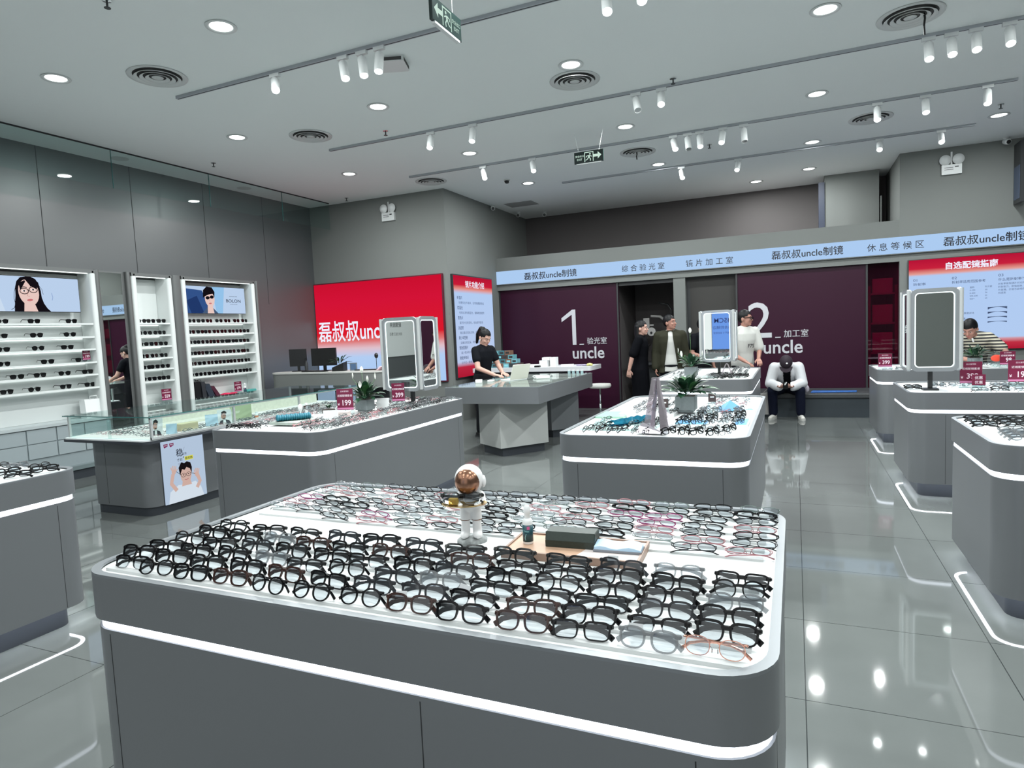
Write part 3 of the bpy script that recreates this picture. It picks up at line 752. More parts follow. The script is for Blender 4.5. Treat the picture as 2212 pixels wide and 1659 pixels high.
def place(v, loc, rz, lean, label, group, name='eyeglasses', temples='fold', sun=False, roll=0.0, cat='glasses', small=False):
    global NG; NG += 1
    F, L, T = glasses_proto(v, temples, sun)
    t = thing(name, label, cat, loc, 0, group)
    t.rotation_euler = (Euler((0, 0, rz)).to_matrix() @ Euler((-lean, roll, 0)).to_matrix()).to_euler()
    add_obj('frame', F, t)
    for l in L: add_obj('lens', l, t)
    if not small or temples == 'open':
        for q in T: add_obj('temple', q, t)
    return t
m_tag = M('price_tag_card', (198, 200, 202), .6)
tag_me = MB().quad((-.016, 0, -.004), (.016, 0, -.004), (.016, .004, .010), (-.016, .004, .010)).build('price_tag', m_tag)
_tm = tag_me.data; bpy.data.objects.remove(tag_me)
def pick(rng, table):
    r = rng.random()*sum(table.values())
    for k, wt in table.items():
        r -= wt
        if r <= 0: return k
    return k
rng = random.Random(11)
# ---- nearest island, front bank: six rows leaning back towards the middle
FT = {'black': 30, 'square': 20, 'round': 9, 'smoke': 17, 'clear': 14, 'brow': 12, 'brown': 8}
FT2 = {'black': 30, 'square': 34, 'round': 8, 'smoke': 4, 'clear': 4, 'brow': 14, 'brown': 5}
for r, y in enumerate(FR):
    n = 13 if r < 5 else 12
    x0 = -1.985+.02*r if r else -1.93
    for c in range(n):
        x = x0+(-.135-x0)*c/(n-1)+rng.uniform(-.008, .008)
        yy = y+rng.uniform(-.006, .006)-.012
        v = pick(rng, FT if c < 8 else FT2)
        if r == 0 and c == 12: v = 'rose'; x -= .03; yy += .012
        if r == 0 and c == 0: x += .02; yy += .015
        if r == 5 and c in (9, 10): v = 'clear' if c == 10 else 'smoke'
        t = place(v, (x, yy, TOP+.0), rng.uniform(-.10, .10)+(.12 if c < 2 else 0), .42+rng.uniform(-.06, .08), '%s glasses, %s from left in the %s of the nearest island\'s front bank' % (VAR[v]['lab'], ORD[c], ('front row', 'second row', 'third row', 'fourth row', 'fifth row', 'rear row')[r]), 'glasses in the front bank of the nearest island')
        if (r, c) in {(5, 12), (4, 12), (0, 11), (0, 7), (2, 11), (5, 9), (3, 10), (1, 8)}:
            g = add_obj('price_tag', _tm, t); g.location = (-.03, .010, .040); g.rotation_euler = (.2, rng.uniform(-.2, .3), 0); g['label'] = 'small pale price tag'
# ---- nearest island, rear bank: rows facing the far side
RT = {'wire': 26, 'slim': 30, 'pink': 16, 'silver': 12, 'green': 8, 'magenta': 3, 'brow': 5}
for r, y in enumerate(RR):
    n = 13 if r else 12
    x0 = -1.95+.006*r
    for c in range(n):
        x = x0+(-.125-x0)*c/(n-1)+rng.uniform(-.012, .012)
        if r == 0 and -.86 < x < -.40: continue            # the demo tray stands here
        if r == 0 and c in (0, 1): continue
        v = pick(rng, RT)
        if r in (3, 4) and c == 10: v = 'magenta'
        place(v, (x, y+.012+rng.uniform(-.006, .006), TOP-.002), PI+rng.uniform(-.09, .09), .68+rng.uniform(-.08, .08), '%s glasses, %s from left in the %s of nearest island\'s rear bank' % (VAR[v]['lab'], ORD[c], ('front row', 'second row', 'third row', 'fourth row', 'fifth row', 'sixth row', 'last row')[r]), 'glasses in the rear bank of the nearest island')
# ---- central island: columns of glasses turned sideways
CT = {'black': 10, 'wire': 20, 'slim': 26, 'round': 16, 'smoke': 8, 'silver': 8, 'pink': 4}
PT = {'pink': 14, 'silver': 22, 'clear': 12, 'wire': 6}
def columns(xs, ys, rz, z, tab, where, group, skip=(), lean=.35):
    for i, x in enumerate(xs):
        for j, y in enumerate(ys):
            if (i, j) in skip: continue
            v = pick(rng, tab)
            place(v, (x+rng.uniform(-.012, .012), y+rng.uniform(-.01, .01), z), rz+rng.uniform(-.12, .12), lean+rng.uniform(-.05, .1), '%s glasses, %s in %s column from left %s' % (VAR[v]['lab'], ORD[j], ORD[i], where), group)
columns([-1.27, -1.19, -1.115, -1.04, -.965, -.89], [4.10, 4.25, 4.40, 4.55], -PI/2-.25, TOP+.004, CT, 'on plant island\'s near left card', 'glasses on the near left of the plant island', {(2, 1), (2, 2), (1, 2), (1, 3), (3, 1)})
columns([-1.20, -1.12, -1.04, -.96, -.88], [5.0, 5.18, 5.36, 5.54, 5.72], -PI/2-.2, TOP+.014, CT, 'on plant island\'s far left board', 'glasses on the far left of the plant island', {(4, 4), (0, 0)})
columns([-.72, -.635, -.55, -.465, -.38], [4.10, 4.24], PI/2-.45, TOP-.002, {'black': 5, 'round': 5, 'slim': 3, 'wire': 2}, 'at plant island\'s near right edge', 'glasses at the near right of the plant island', (), .3)
columns([-.70, -.61, -.52, -.43, -.345], [4.46, 4.58, 4.70, 4.82], PI/2-.45, TOP+.010, {'black': 3, 'round': 3, 'slim': 5, 'wire': 4, 'silver': 2}, 'on plant island\'s pale blue card', 'glasses on the blue card of the plant island', {(0, 3)}, .3)
columns([-.62, -.55, -.46, -.37], [5.00, 5.15, 5.5, 5.70, 5.90], PI/2-.4, TOP+.004, PT, 'at plant island\'s far right', 'glasses at the far right of the plant island', {(2, 1), (2, 2)}, .3)
# ---- left foreground island
for i, (x, y, a) in enumerate(((-3.98, 2.30, -.5), (-4.10, 2.36, .1), (-4.00, 2.16, -.9), (-4.14, 2.19, -.4), (-4.27, 2.34, .2), (-4.10, 2.02, -.9), (-4.25, 2.10, -.3), (-4.40, 2.30, .1), (-4.22, 1.92, -1.0), (-4.36, 2.00, -.5), (-4.42, 2.14, -.3), (-4.55, 2.26, .2))):
    v = 'clear' if i == 4 else ('black', 'round', 'square')[i % 3]
    place(v, (x, y, TOP), a+PI/2, .75, '%s glasses on the left foreground island, %s back from its rounded right corner' % (VAR[v]['lab'], ORD[i]), 'glasses on the left foreground island')
# ---- right row of islands
def bank(x0, dx, nx, y0, dy, ny, tab, rz, lean, where, group, skip=()):
    for j in range(ny):
        for i in range(nx):
            if (i, j) in skip: continue
            v = pick(rng, tab)
            place(v, (x0+dx*i+rng.uniform(-.01, .01), y0+dy*j+rng.uniform(-.008, .008), TOP), rz+rng.uniform(-.12, .12), lean+rng.uniform(-.05, .1), '%s glasses, %s from left in %s row %s' % (VAR[v]['lab'], ORD[i], ORD[j], where), group)
DK = {'black': 10, 'square': 6, 'round': 4, 'brow': 4}
bank(1.04, .155, 4, 4.60, .09, 4, DK, .1, .85, 'at rear of nearest right island', 'dark glasses on the nearest right island')
bank(1.10, .15, 2, 4.12, .075, 4, {'black': 6, 'clear': 6, 'silver': 3}, .3, .7, 'at front of nearest right island', 'glittering glasses on the nearest right island')
bank(1.00, .155, 1, 6.86, .10, 2, {'black': 1}, .1, .8, 'left of middle right mirror tower', 'glasses on the middle right island')
bank(1.22, .155, 5, 7.02, .10, 2, {'clear': 6, 'silver': 5, 'black': 2}, .1, .7, 'behind middle right island\'s mirror pole', 'glasses on the middle right island')
bank(1.46, .15, 5, 6.60, .08, 2, {'clear': 5, 'silver': 4, 'slim': 5, 'black': 3}, .2, .75, 'by front edge of middle right island', 'glasses on the middle right island')
bank(1.05, .15, 2, 9.26, .1, 1, {'clear': 5, 'silver': 5}, .1, .7, 'on rearmost right island', 'glasses on the rearmost right island')
N_GLASS = NG
# ---- the remaining glasses: too small and dense to tell apart
stuff = MB()
def low(v): 
    F, L, T = frame_geo(dict(VAR[v], n=10)); b = MB(); b.join(F, None); [b.join(q, None) for q in T]; return b
LOW = {v: low(v) for v in ('wire', 'silver', 'pink', 'clear', 'slim', 'black', 'green')}
BLOCK = ((-3.655, 5.745, .11), (-.94, 9.10, .11), (1.115, 6.865, .1), (-3.73, 5.02, .15), (-1.24, 8.62, .15), (2.03, 9.6, .15), (-3.67, 5.5, .13), (2.3, 9.36, .14), (2.19, 9.38, .14), (1.03, 9.3, .12), (-3.76, 4.77, .12), (2.17, 10.2, .22))
def scatter(x0, x1, y0, y1, nx, ny, z, rz, tab, skip=None, lean=.5):
    for i in range(nx):
        for j in range(ny):
            x = x0+(x1-x0)*(i+.5)/nx; y = y0+(y1-y0)*(j+.5)/ny
            if skip and skip(x, y) or any(math.hypot(x-a, y-c) < d for a, c, d in BLOCK): continue
            v = pick(rng, tab)
            T = xf((x+rng.uniform(-.01, .01), y+rng.uniform(-.012, .012), z), rz+rng.uniform(-.2, .2)) @ Euler((-lean+rng.uniform(-.15, .15), 0, 0)).to_matrix().to_4x4()
            stuff.join(LOW[v], T)
LT = {'wire': 8, 'silver': 7, 'pink': 5, 'clear': 6, 'slim': 3, 'green': 3}
scatter(-3.54, -3.28, 3.90, 6.04, 6, 24, TOP, PI/2, LT)
scatter(-4.0, -3.56, 5.05, 6.04, 6, 9, TOP, PI/2, LT)
scatter(-3.72, -3.56, 4.05, 4.55, 2, 6, TOP, PI/2, LT)
scatter(-4.27, -3.98, 3.86, 4.02, 3, 3, TOP, 0, {'slim': 3, 'wire': 4, 'black': 2})
scatter(-4.32, -4.06, 4.02, 5.6, 4, 14, TOP, -PI/2, LT)
scatter(-1.55, -1.25, 8.35, 9.9, 4, 8, TOP, -PI/2, {'silver': 6, 'clear': 6})
scatter(-.98, -.55, 8.25, 8.85, 5, 7, TOP, PI-.4, {'silver': 4, 'clear': 5, 'wire': 5, 'black': 3})
scatter(-.80, -.55, 8.95, 10.1, 3, 9, TOP, PI/2, {'silver': 4, 'clear': 5, 'wire': 3})
scatter(1.15, 1.4, 9.30, 9.45, 2, 2, TOP, 0, {'clear': 5, 'silver': 5})
scatter(1.75, 3.0, 9.45, 10.2, 8, 5, TOP, 0, {'clear': 5, 'silver': 4, 'wire': 4})
GZ = .772
scatter(-6.50, -5.45, 4.15, 4.45, 7, 4, GZ, 0, {'pink': 8, 'silver': 6, 'clear': 5}, None, 1.1)
scatter(-5.75, -5.45, 4.5, 6.9, 4, 30, GZ, PI/2, {'silver': 8, 'clear': 6, 'wire': 4, 'pink': 3}, None, 1.0)
scatter(-6.45, -6.1, 4.5, 6.9, 3, 20, GZ, PI/2, {'pink': 6, 'clear': 6, 'silver': 4}, None, 1.1)
o = stuff.build('eyeglasses_spread'); tag(o, 'dense spread of small glasses on the farther islands and inside the glass counter', 'glasses', None, 'stuff')
# ================================================================== flat printed art
class Art:
    """layers of flat printed shapes on one sheet; u to the right, v up"""
    def __init__(s, T): s.b = MB(); s.T = T; s.k = 0
    def _lift(s): s.k += 1; return s.T @ Matrix.Translation((0, 0, .0004*s.k))
    def poly(s, pts, m): s.b.use(m).add([(u, v, 0) for u, v in pts], [tuple(range(len(pts)))], s._lift()); return s
    def oval(s, u, v, ru, rv, m, n=20, a=0):
        return s.poly([(u+ru*math.cos(t)*math.cos(a)-rv*math.sin(t)*math.sin(a), v+ru*math.cos(t)*math.sin(a)+rv*math.sin(t)*math.cos(a)) for t in [2*PI*i/n for i in range(n)]], m)
    def line(s, pts, wd, m):
        n = len(pts); L = []; Rr = []
        for i in range(n):
            a = Vector(pts[max(i-1, 0)]); b = Vector(pts[min(i+1, n-1)]); d = (b-a).normalized(); nn = Vector((-d.y, d.x))*wd/2
            L.append(tuple(Vector(pts[i])+nn)); Rr.append(tuple(Vector(pts[i])-nn))
        s.b.use(m).add([(u, v, 0) for u, v in L+Rr], [(i, i+1, n+i+1, n+i) for i in range(n-1)], s._lift()); return s
    def text(s, t, size, u, v, m, bold=0, align='CENTER', sx=1.0): s.b.use(m).text(t, size, s._lift() @ Matrix.Translation((u, v, 0)), bold, 0, align, sx); return s
def e_(name, rgb, k=.95): return EM('backlit_'+name, rgb, k)

# ================================================================== sunglasses shelving on the left wall
XF = -8.40
m_shelf = M('shelf_white', (222, 226, 225), .4); m_postg = M('grey_post', (104, 106, 106), .4, .3)
m_sled = EM('shelf_led', (240, 252, 248), 2.3)
def shelf_unit(name, label, y0, y1, shelves, zb):
    yc = (y0+y1)/2; h = (y1-y0)/2
    t = thing('shelf_unit', label, 'shelving', (XF, yc, 0), 0, 'lit sunglasses shelving units')
    D = XL-XF      # negative depth to the wall
    MB().box((D+.012, -h, zb), (D+.03, h, 2.60)).build('back_panel', m_shelf, t)
    for s in (-1, 1):
        P = rrect(D+.02, -.04, 0, .04, .03, 4)
        MB().use(m_shelf).prism([(x, y+s*(h-.04)) for x, y in P], zb-.0, 2.645).build('side_panel', None, t, 'auto')
    MB().box((D+.01, -h, 2.615), (0, h, 2.66)).build('top_panel', m_postg, t)
    MB().box((-.06, -h+.09, 2.607), (-.03, h-.09, 2.614)).build('light_strip', m_sled, t)
    for z in shelves:
        sh = MB().box((D+.02, -h+.08, z-.022), (-.02, h-.08, z)).build('shelf', m_shelf, t)
        MB().box((D+.03, -h+.09, z-.030), (D+.045, h-.09, z-.0225)).build('light_strip', m_sled, sh)
    return t
SZ = (1.965, 1.795, 1.635, 1.465, 1.305, 1.135)
shelf_unit('shelf_unit', 'leftmost lit white shelving unit with a portrait screen and widely spaced sunglasses', 2.6, 5.72, SZ, .737)
shelf_unit('shelf_unit', 'narrow lit white shelving unit between two dark posts, without a screen', 6.22, 6.86, SZ+(.795,), .55)
shelf_unit('shelf_unit', 'right-hand lit white shelving unit with densely packed sunglasses and bags', 7.02, 8.47, SZ+(.785,), .55)
# mirror bay and posts
t = thing('tall_mirror', 'tall wall mirror between two shelving units', 'mirror', (XF, 5.97, 0))
MB().box((-.26, -.21, .25), (-.05, .21, 2.66)).build('case', m_postg, t)
MB().box((-.05, -.205, .27), (-.045, .13, 2.64)).build('mirror_pane', m_mirror, t)
for y, l in ((-.235, 'near'), (.205, 'far')):
    MB().prism(rrect(-.28, y-.028, .005, y+.035, .028, 5), .25, 2.665).build('post', m_postg, t, 'auto')
o = MB().prism(rrect(XL+.01, 6.865, XF+.01, 7.015, .045, 5), .25, 2.665).build('shelving_post', m_postg, None, 'auto'); tag(o, 'tall dark grey post between the narrow and the right-hand shelving units', 'post')
o = MB().prism(rrect(XL+.01, 8.475, XF+.01, 8.53, .025, 5), .1, 2.665).build('shelving_post', m_postg, None, 'auto'); tag(o, 'dark grey end post at the right end of the shelving', 'post')
# base cabinets with drawers, and the platform below
t = thing('base_cabinet', 'long grey drawer cabinet under the sunglasses shelving', 'cabinet', (XF, 5.5, 0))
MB().box((XL-XF+.01, -2.95, .16), (.02, .22, .70)).build('body', M('cabinet_grey', (140, 150, 154), .5), t)
MB().box((XL-XF+.01, -2.95, .70), (.05, .23, .735)).build('cabinet_top', M('cabinet_top_grey', (176, 184, 186), .4), t)
for i in range(9):
    y = -2.9+i*.345
    for z0, z1 in ((.34, .515), (.525, .69)):
        MB().box((.02, y+.005, z0), (.034, y+.335, z1)).build('drawer', M('drawer_front', (150, 160, 164), .45), t)
MB().box((.02, -2.95, .12), (.11, .6, .17)).build('ledge', M('ledge_grey', (110, 122, 124), .45), t)
MB().box((-.2, -2.95, 0), (.09, .6, .12)).build('plinth', m_plinth, t)
t = thing('base_cabinet', 'grey cabinet base under the narrow and right-hand shelving units', 'cabinet', (XF, 7.35, 0))
MB().box((XL-XF+.01, -1.14, .12), (-.01, 1.12, .548)).build('body', _mats['cabinet_grey'], t)
MB().box((-.2, -1.14, 0), (-.06, 1.12, .12)).build('plinth', m_plinth, t)

# portrait screens
m_skin_p = e_('skin', (236, 204, 196)); m_hair_p = e_('hair', (22, 18, 24), .9); m_lip_p = e_('lip', (206, 120, 122)); m_ink_p = e_('ink', (34, 36, 52))
def screen(label, y0, y1, z0, z1, draw):
    t = thing('advert_screen', label, 'screen', (-8.52, (y0+y1)/2, (z0+z1)/2))
    hw, hh = (y1-y0)/2, (z1-z0)/2
    MB().box((-.035, -hw-.006, -hh-.006), (0, hw+.006, hh+.006)).build('bezel', m_black, t)
    MB().box((0, -hw, -hh), (.003, hw, hh)).build('panel', e_('sky', (190, 212, 240)), t)
    a = Art(frame_mat((.0035, 0, 0), (0, 1, 0), (0, 0, 1), (1, 0, 0))); draw(a, hw, hh); a.b.build('picture', None, t)
def face(a, u, v, k, sun=False, tilt=0):
    a.oval(u, v, .098*k, .135*k, m_skin_p, 24, tilt)
    a.poly([(u-.05*k, v-.10*k), (u+.05*k, v-.12*k), (u+.075*k, max(v-.30*k, -.21)), (u-.06*k, max(v-.30*k, -.21))], m_skin_p)
    a.oval(u+.005*k, v-.078*k, .030*k, .012*k, m_lip_p, 14, tilt)
    a.line([(u-.004*k, v+.01*k), (u-.018*k, v-.035*k), (u+.006*k, v-.040*k)], .006*k, e_('shade', (206, 160, 152)))
    for s in (-1, 1):
        x, y = u+s*.043*k, v+.022*k+s*.008*k
        if sun: a.oval(x, y, .040*k, .028*k, m_hair_p, 16, tilt)
        else:
            a.oval(x, y, .020*k, .009*k, e_('eye_white', (245, 240, 240)), 12); a.oval(x, y, .009*k, .009*k, m_hair_p, 10)
            a.line([(x-.027*k, y+.034*k), (x, y+.042*k), (x+.027*k, y+.034*k)], .008*k, m_hair_p)
            P = [(x+.040*k*math.cos(t), y-.002*k+.029*k*math.sin(t)) for t in [2*PI*i/20 for i in range(21)]]; a.line(P, .007*k, m_hair_p)
    a.line([(u-.008*k, v+.022*k), (u+.008*k, v+.024*k)], .008*k, m_hair_p)
def woman(a, hw, hh):
    a.poly([(-hw, -hh), (-hw*.15, -hh), (-hw*.3, hh), (-hw, hh)], e_('sky2', (206, 224, 244)))
    u = .15
    a.poly([(u-.165, -hh), (u-.155, -.12), (u-.14, -.02), (u-.135, .08), (u-.115, .15), (u-.07, hh*.95), (u-.01, hh), (u+.05, hh), (u+.10, hh*.88), (u+.135, .12), (u+.15, .04), (u+.155, -.04), (u+.175, -.11), (u+.21, -.17), (u+.25, -hh)], m_hair_p)
    a.line([(u-.125, .10), (u-.15, .02), (u-.158, -.06), (u-.15, -.12), (u-.165, -.17), (u-.20, -.19)], .005, m_hair_p); a.line([(u+.125, .12), (u+.165, .06), (u+.175, .0)], .004, m_hair_p)
    face(a, u+.01, .02, 1.18, False, .12)
    a.poly([(u-.10, hh*.9), (u-.02, .17), (u+.03, .10), (u+.10, .06), (u+.13, .14), (u+.06, hh*.95)], m_hair_p)
    a.poly([(u-.085, .04), (u-.10, .13), (u-.03, .165), (u-.02, .15)], m_hair_p)
    a.text('BOLON', .085, -.46, -.045, m_ink_p, .006, sx=1.25); a.text('EYEWEAR IDEE', .028, -.46, .05, m_ink_p)
    a.line([(.42, .02), (.43, -.03), (.42, -.07)], .008, e_('mist', (150, 175, 215)))
def man_(a, hw, hh):
    a.poly([(-hw, -hh), (-.12, -hh), (-.20, 0), (-.28, hh*.7), (-hw, hh*.8)], e_('denim', (52, 84, 140)))
    a.poly([(-hw, -.02), (-.38, .06), (-.26, -hh), (-.5, -hh)], e_('denim2', (34, 58, 108)))
    a.poly([(-.02, -hh), (.10, -hh), (.16, hh), (-.10, hh)], e_('cyan', (150, 198, 238)))
    u = -.17
    a.poly([(u-.13, -hh), (u-.03, -.12), (u+.09, -.13), (u+.18, -hh)], e_('jacket', (72, 92, 122)))
    a.poly([(u-.03, -hh), (u-.0, -.14), (u+.06, -.14), (u+.08, -hh)], e_('tee', (226, 228, 236)))
    face(a, u+.03, .02, .95, True, .1)
    a.poly([(u-.10, .03), (u-.09, .15), (u-.02, hh), (u+.08, hh*.96), (u+.13, .13), (u+.12, .04), (u+.09, .10), (u+.03, .09), (u-.03, .07), (u-.07, .05)], m_hair_p)
    a.text('BOLON', .075, .33, -.03, m_ink_p, .006, sx=1.2); a.text('EYEWEAR IDEE', .024, .33, .06, m_ink_p); a.text('EYEWEAR BOUTIQUE', .016, .33, -.065, m_ink_p)
screen('wide lit screen showing a woman with round glasses and black hair', 4.02, 5.55, 2.115, 2.535, woman)
screen('smaller lit screen showing a young man in sunglasses', 7.17, 8.33, 2.115, 2.535, man_)

# sunglasses on the shelves
SV = {'black': 5, 'square': 5, 'round': 2, 'brown': 1}
RNAME = ('top', 'second', 'third', 'fourth', 'fifth', 'sixth', 'lowest')
VAR['sunw'] = dict(VAR['square'], w=.060, h=.048, e=3.2, tp=.2, lab='black'); VAR['sunr'] = dict(VAR['round'], w=.056, h=.050, tp=.15, lab='black')
rs = random.Random(5)
for r, (z, ys) in enumerate(zip(SZ, ((4.62, 4.97, 5.42), (4.60, 4.98, 5.38), (4.60, 4.99, 5.35), (4.60, 5.08, 5.50), (4.72, 4.99, 5.28, 5.56), (4.60, 4.90, 5.28, 5.58)))):
    for c, y in enumerate(ys):
        place('sunw' if (r+c) % 3 else 'sunr', (XF-.12+rs.uniform(-.015, .015), y, z+.002), PI/2+rs.uniform(-.25, .05), -.08, 'black sunglasses, %s from left on the %s shelf of the leftmost shelving unit' % (ORD[c], RNAME[r]), 'sunglasses on the leftmost shelving unit', 'sunglasses', 'open', True, cat='sunglasses')
def row(y0, y1, n, z, unit, r, tilt=.08, x=XF-.10):
    for c in range(n):
        y = y0+(y1-y0)*(c+.5)/n
        place('sunw' if rs.random() < .6 else 'sunr', (x+rs.uniform(-.012, .012), y+rs.uniform(-.008, .008), z+.002), PI/2+rs.uniform(-.2, .2), tilt, 'black sunglasses, %s from left on the %s shelf of the %s shelving unit' % (ORD[c], RNAME[r], unit), 'sunglasses on the %s shelving unit' % unit, 'sunglasses', 'fold', True, cat='sunglasses', small=True)
for r, z in enumerate(SZ): row(6.32, 6.78, 3, z, 'narrow', r)
row(6.31, 6.80, 3, .66, 'narrow', 6, .7)
for r, z in enumerate(SZ): row(7.13, 8.36, 8 if r else 7, z, 'right-hand', r)
row(7.12, 8.38, 8, .655, 'right-hand', 6, .7)
for y0, y1, lab in ((6.29, 6.79, 'narrow'), (7.10, 8.39, 'right-hand')):
    o = MB().add([(XF-.26, y0, .56), (XF-.02, y0, .56), (XF-.02, y0, .60), (XF-.26, y0, .69), (XF-.26, y1, .56), (XF-.02, y1, .56), (XF-.02, y1, .60), (XF-.26, y1, .69)], [(0, 1, 2, 3), (7, 6, 5, 4), (3, 2, 6, 7), (1, 5, 6, 2), (0, 3, 7, 4), (0, 4, 5, 1)]).build('sloping_tray', m_shelf)
    tag(o, 'sloping white tray at the foot of the %s shelving unit' % lab, 'tray')

# price cards
def price_card(loc, rz, price, label, w=.125, h=.19, yen=True, top='店长推荐款', mid='近视配镜套餐', small='', s=1.0):
    t = thing('price_card', label, 'price card', loc, rz, 'magenta price cards')
    MB().box((-w/2-.004, -.003, 0), (w/2+.004, .003, h+.006)).box((-w/2-.004, -.003, 0), (w/2+.004, .06, .003)).build('acrylic_stand', m_clear, t)
    MB().box((-w/2, -.0042, h*.18), (w/2, -.0032, h)).build('card', m_magenta, t)
    q = MB().use(m_txtw); T = lambda x, z: frame_mat((x, -.0045, z), (1, 0, 0), (0, 0, 1), (0, -1, 0))
    q.text(top, .013*s, T(0, h*.88)); q.text(mid, .019*s, T(0, h*.70), .01)
    q.text(price, .058*s, T(.010, h*.36), .015, 0, 'CENTER', .88)
    if yen: q.text('¥', .026*s, T(-w*.40, h*.36), .01)
    q.use(M('pink_band', (196, 120, 160), .4)).box((-w/2, -.0043, h*.20), (w/2, -.0042, h*.27))
    q.build('lettering', None, t)
    return t
price_card((-3.76, 4.77, TOP), .35, '199', 'magenta price card reading 199 beside the potted plant on the left island', .15, .235, s=1.2)
price_card((-3.67, 5.50, TOP), .35, '399', 'magenta price card reading 399 in front of the mirror tower on the left island', .13, .22, s=1.1)
price_card((1.43, 6.90, TOP+.0), -.05, '399', 'magenta price card reading 399 with a small card leaning on it, middle right island', .165, .235, s=1.15)
price_card((1.82, 7.0, TOP), -.05, '190', 'magenta price card reading 190 on the middle right island', .19, .235, s=1.25)
price_card((1.03, 9.30, TOP), 0, '399', 'magenta price card reading 399 at the corner of the rearmost right island', .15, .20, s=1.1)
price_card((2.30, 9.36, TOP), 0, '98', 'magenta price card reading 98 in front of the man in stripes', .15, .19, yen=False, s=1.15)
price_card((XF-.09, 5.55, SZ[3]+.001), PI/2, '199', 'small magenta card on the leftmost shelving unit near its right side', .10, .15, s=.8)
price_card((XF-.10, 6.68, .797), PI/2-.1, '559', 'magenta price card on the lowest shelf of the narrow shelving unit', .15, .20, s=1.1)
price_card((XF-.10, 8.02, .787), PI/2, '179', 'magenta price card between pink cloth and spray bottle on the right-hand unit', .15, .20, s=1.1)
t = thing('small_card', 'small magenta card leaning on the 399 card of the middle right island', 'card', (1.475, 6.84, TOP), -.05)
MB().box((-.05, -.006, .03), (.05, -.003, .125)).build('card', m_magenta, t)
q = MB()
for z in (.085, .045): q.text('优惠', .03, frame_mat((0, -.0065, z), (1, 0, 0), (0, 0, 1), (0, -1, 0)), .01)
q.build('lettering', m_txtw, t); MB().box((-.05, -.006, 0), (.05, -.003, .03)).build('acrylic_stand', m_clear, t)

# goods on the lowest shelf of the right-hand unit, carrier bag in the left one
for i, (y, w_, h_, a, m, d) in enumerate(((7.19, .10, .27, .02, m_black, 'upright black'), (7.31, .07, .26, .10, M('charcoal_card', (36, 38, 44), .6), 'slightly leaning charcoal'), (7.45, .10, .22, .42, M('navy_card', (34, 44, 58), .6), 'leaning navy'), (7.58, .06, .20, .62, M('wine_card', (70, 16, 40), .6), 'steeply leaning wine-red'))):
    t = thing('gift_bag', '%s gift bag on the lowest shelf of the right-hand shelving unit' % d, 'bag', (XF-.14, y, .787), 0, 'gift bags on the shelf')
    t.rotation_euler = (a, 0, 0)
    MB().box((-.10, -w_/2, 0), (.10, w_/2, h_)).build('bag_body', m, t)
    for s in (-1, 1): MB().tube([(-.04, s*w_*.3, h_), (-.03, s*w_*.3, h_+.03), (.03, s*w_*.3, h_+.03), (.04, s*w_*.3, h_)], .003, 5).build('handle', m, t)
o = MB(); 
for k in range(4): o.ell((XF-.13+.02*k, 7.78+.055*k-.05*(k % 2), .802+.006*(k % 2)), (.07, .09-.01*k, .018), 12, 6)
tag(o.build('pink_cloth', M('hot_pink_cloth', (212, 40, 86), .8), None, True), 'crumpled bright pink cloth on the lowest shelf of the right-hand unit', 'cloth')
def spray(loc, label, s=1.0, body=M('teal_label', (28, 74, 84), .35)):
    t = thing('spray_bottle', label, 'spray bottle', loc); mw = M('white_plastic', (232, 234, 234), .3)
    MB().lathe([(.001, 0), (.0155*s, 0), (.0165*s, .003), (.0165*s, .070*s), (.014*s, .078*s), (.008*s, .083*s), (.001, .083*s)], 20).build('bottle', mw, t, 'auto')
    MB().lathe([(.0168*s, .008*s), (.0169*s, .008*s), (.0169*s, .062*s), (.0168*s, .062*s)], 20, caps=False).build('wrap', body, t, True)
    MB().lathe([(.0095*s, .082*s), (.0095*s, .094*s), (.011*s, .096*s), (.011*s, .116*s), (.007*s, .122*s), (.001, .122*s)], 16).build('pump_cap', mw, t, 'auto')
    q = MB().use(EM_PINK).add([(.004*s, -.0171*s, .048*s), (.012*s, -.0171*s+.004*s, .048*s), (.012*s, -.0171*s+.004*s, .058*s), (.004*s, -.0171*s, .058*s)], [(0, 1, 2, 3)])
    q.use(M('pale_teal_print', (150, 210, 214), .5)).tube([(-.001, -.0171*s, .014*s), (-.003, -.0171*s, .022*s), (.001, -.0171*s, .034*s)], .0008*s, 4)
    q.text('Clean', .010*s, frame_mat((0, -.0172*s, .040*s), (1, 0, 0), (0, 0, 1), (0, -1, 0)), .0)
    q.build('print', None, t)
    return t
EM_PINK = M('pink_badge', (206, 96, 150), .5)
spray((XF-.10, 8.17, .787), 'small spray bottle on the lowest shelf of the right-hand unit', 1.35)
o = MB().prism(rrect(-.05, -.11, .05, .11, .02, 4), 0, .05, xf((XF-.12, 8.30, .786)), ch=.012).build('teal_case', M('teal_leather', (70, 150, 146), .5), None, 'auto'); tag(o, 'teal glasses case at the right end of the lowest shelf', 'case')
t = thing('carrier_bag', 'small white paper bag on the cabinet beside the tall wall mirror', 'bag', (XF-.10, 5.56, .736))
MB().add([(-.06, -.11, 0), (.06, -.11, 0), (.06, .11, 0), (-.06, .11, 0), (-.055, -.12, .24), (.055, -.12, .24), (.055, .12, .24), (-.055, .12, .24)], [(0, 3, 2, 1), (0, 1, 5, 4), (1, 2, 6, 5), (2, 3, 7, 6), (3, 0, 4, 7)]).build('bag_body', m_paper, t)
MB().tube([(.056, -.05, .235), (.056, -.045, .28), (.056, .045, .28), (.056, .05, .235)], .004, 5).build('handle', m_paper, t)

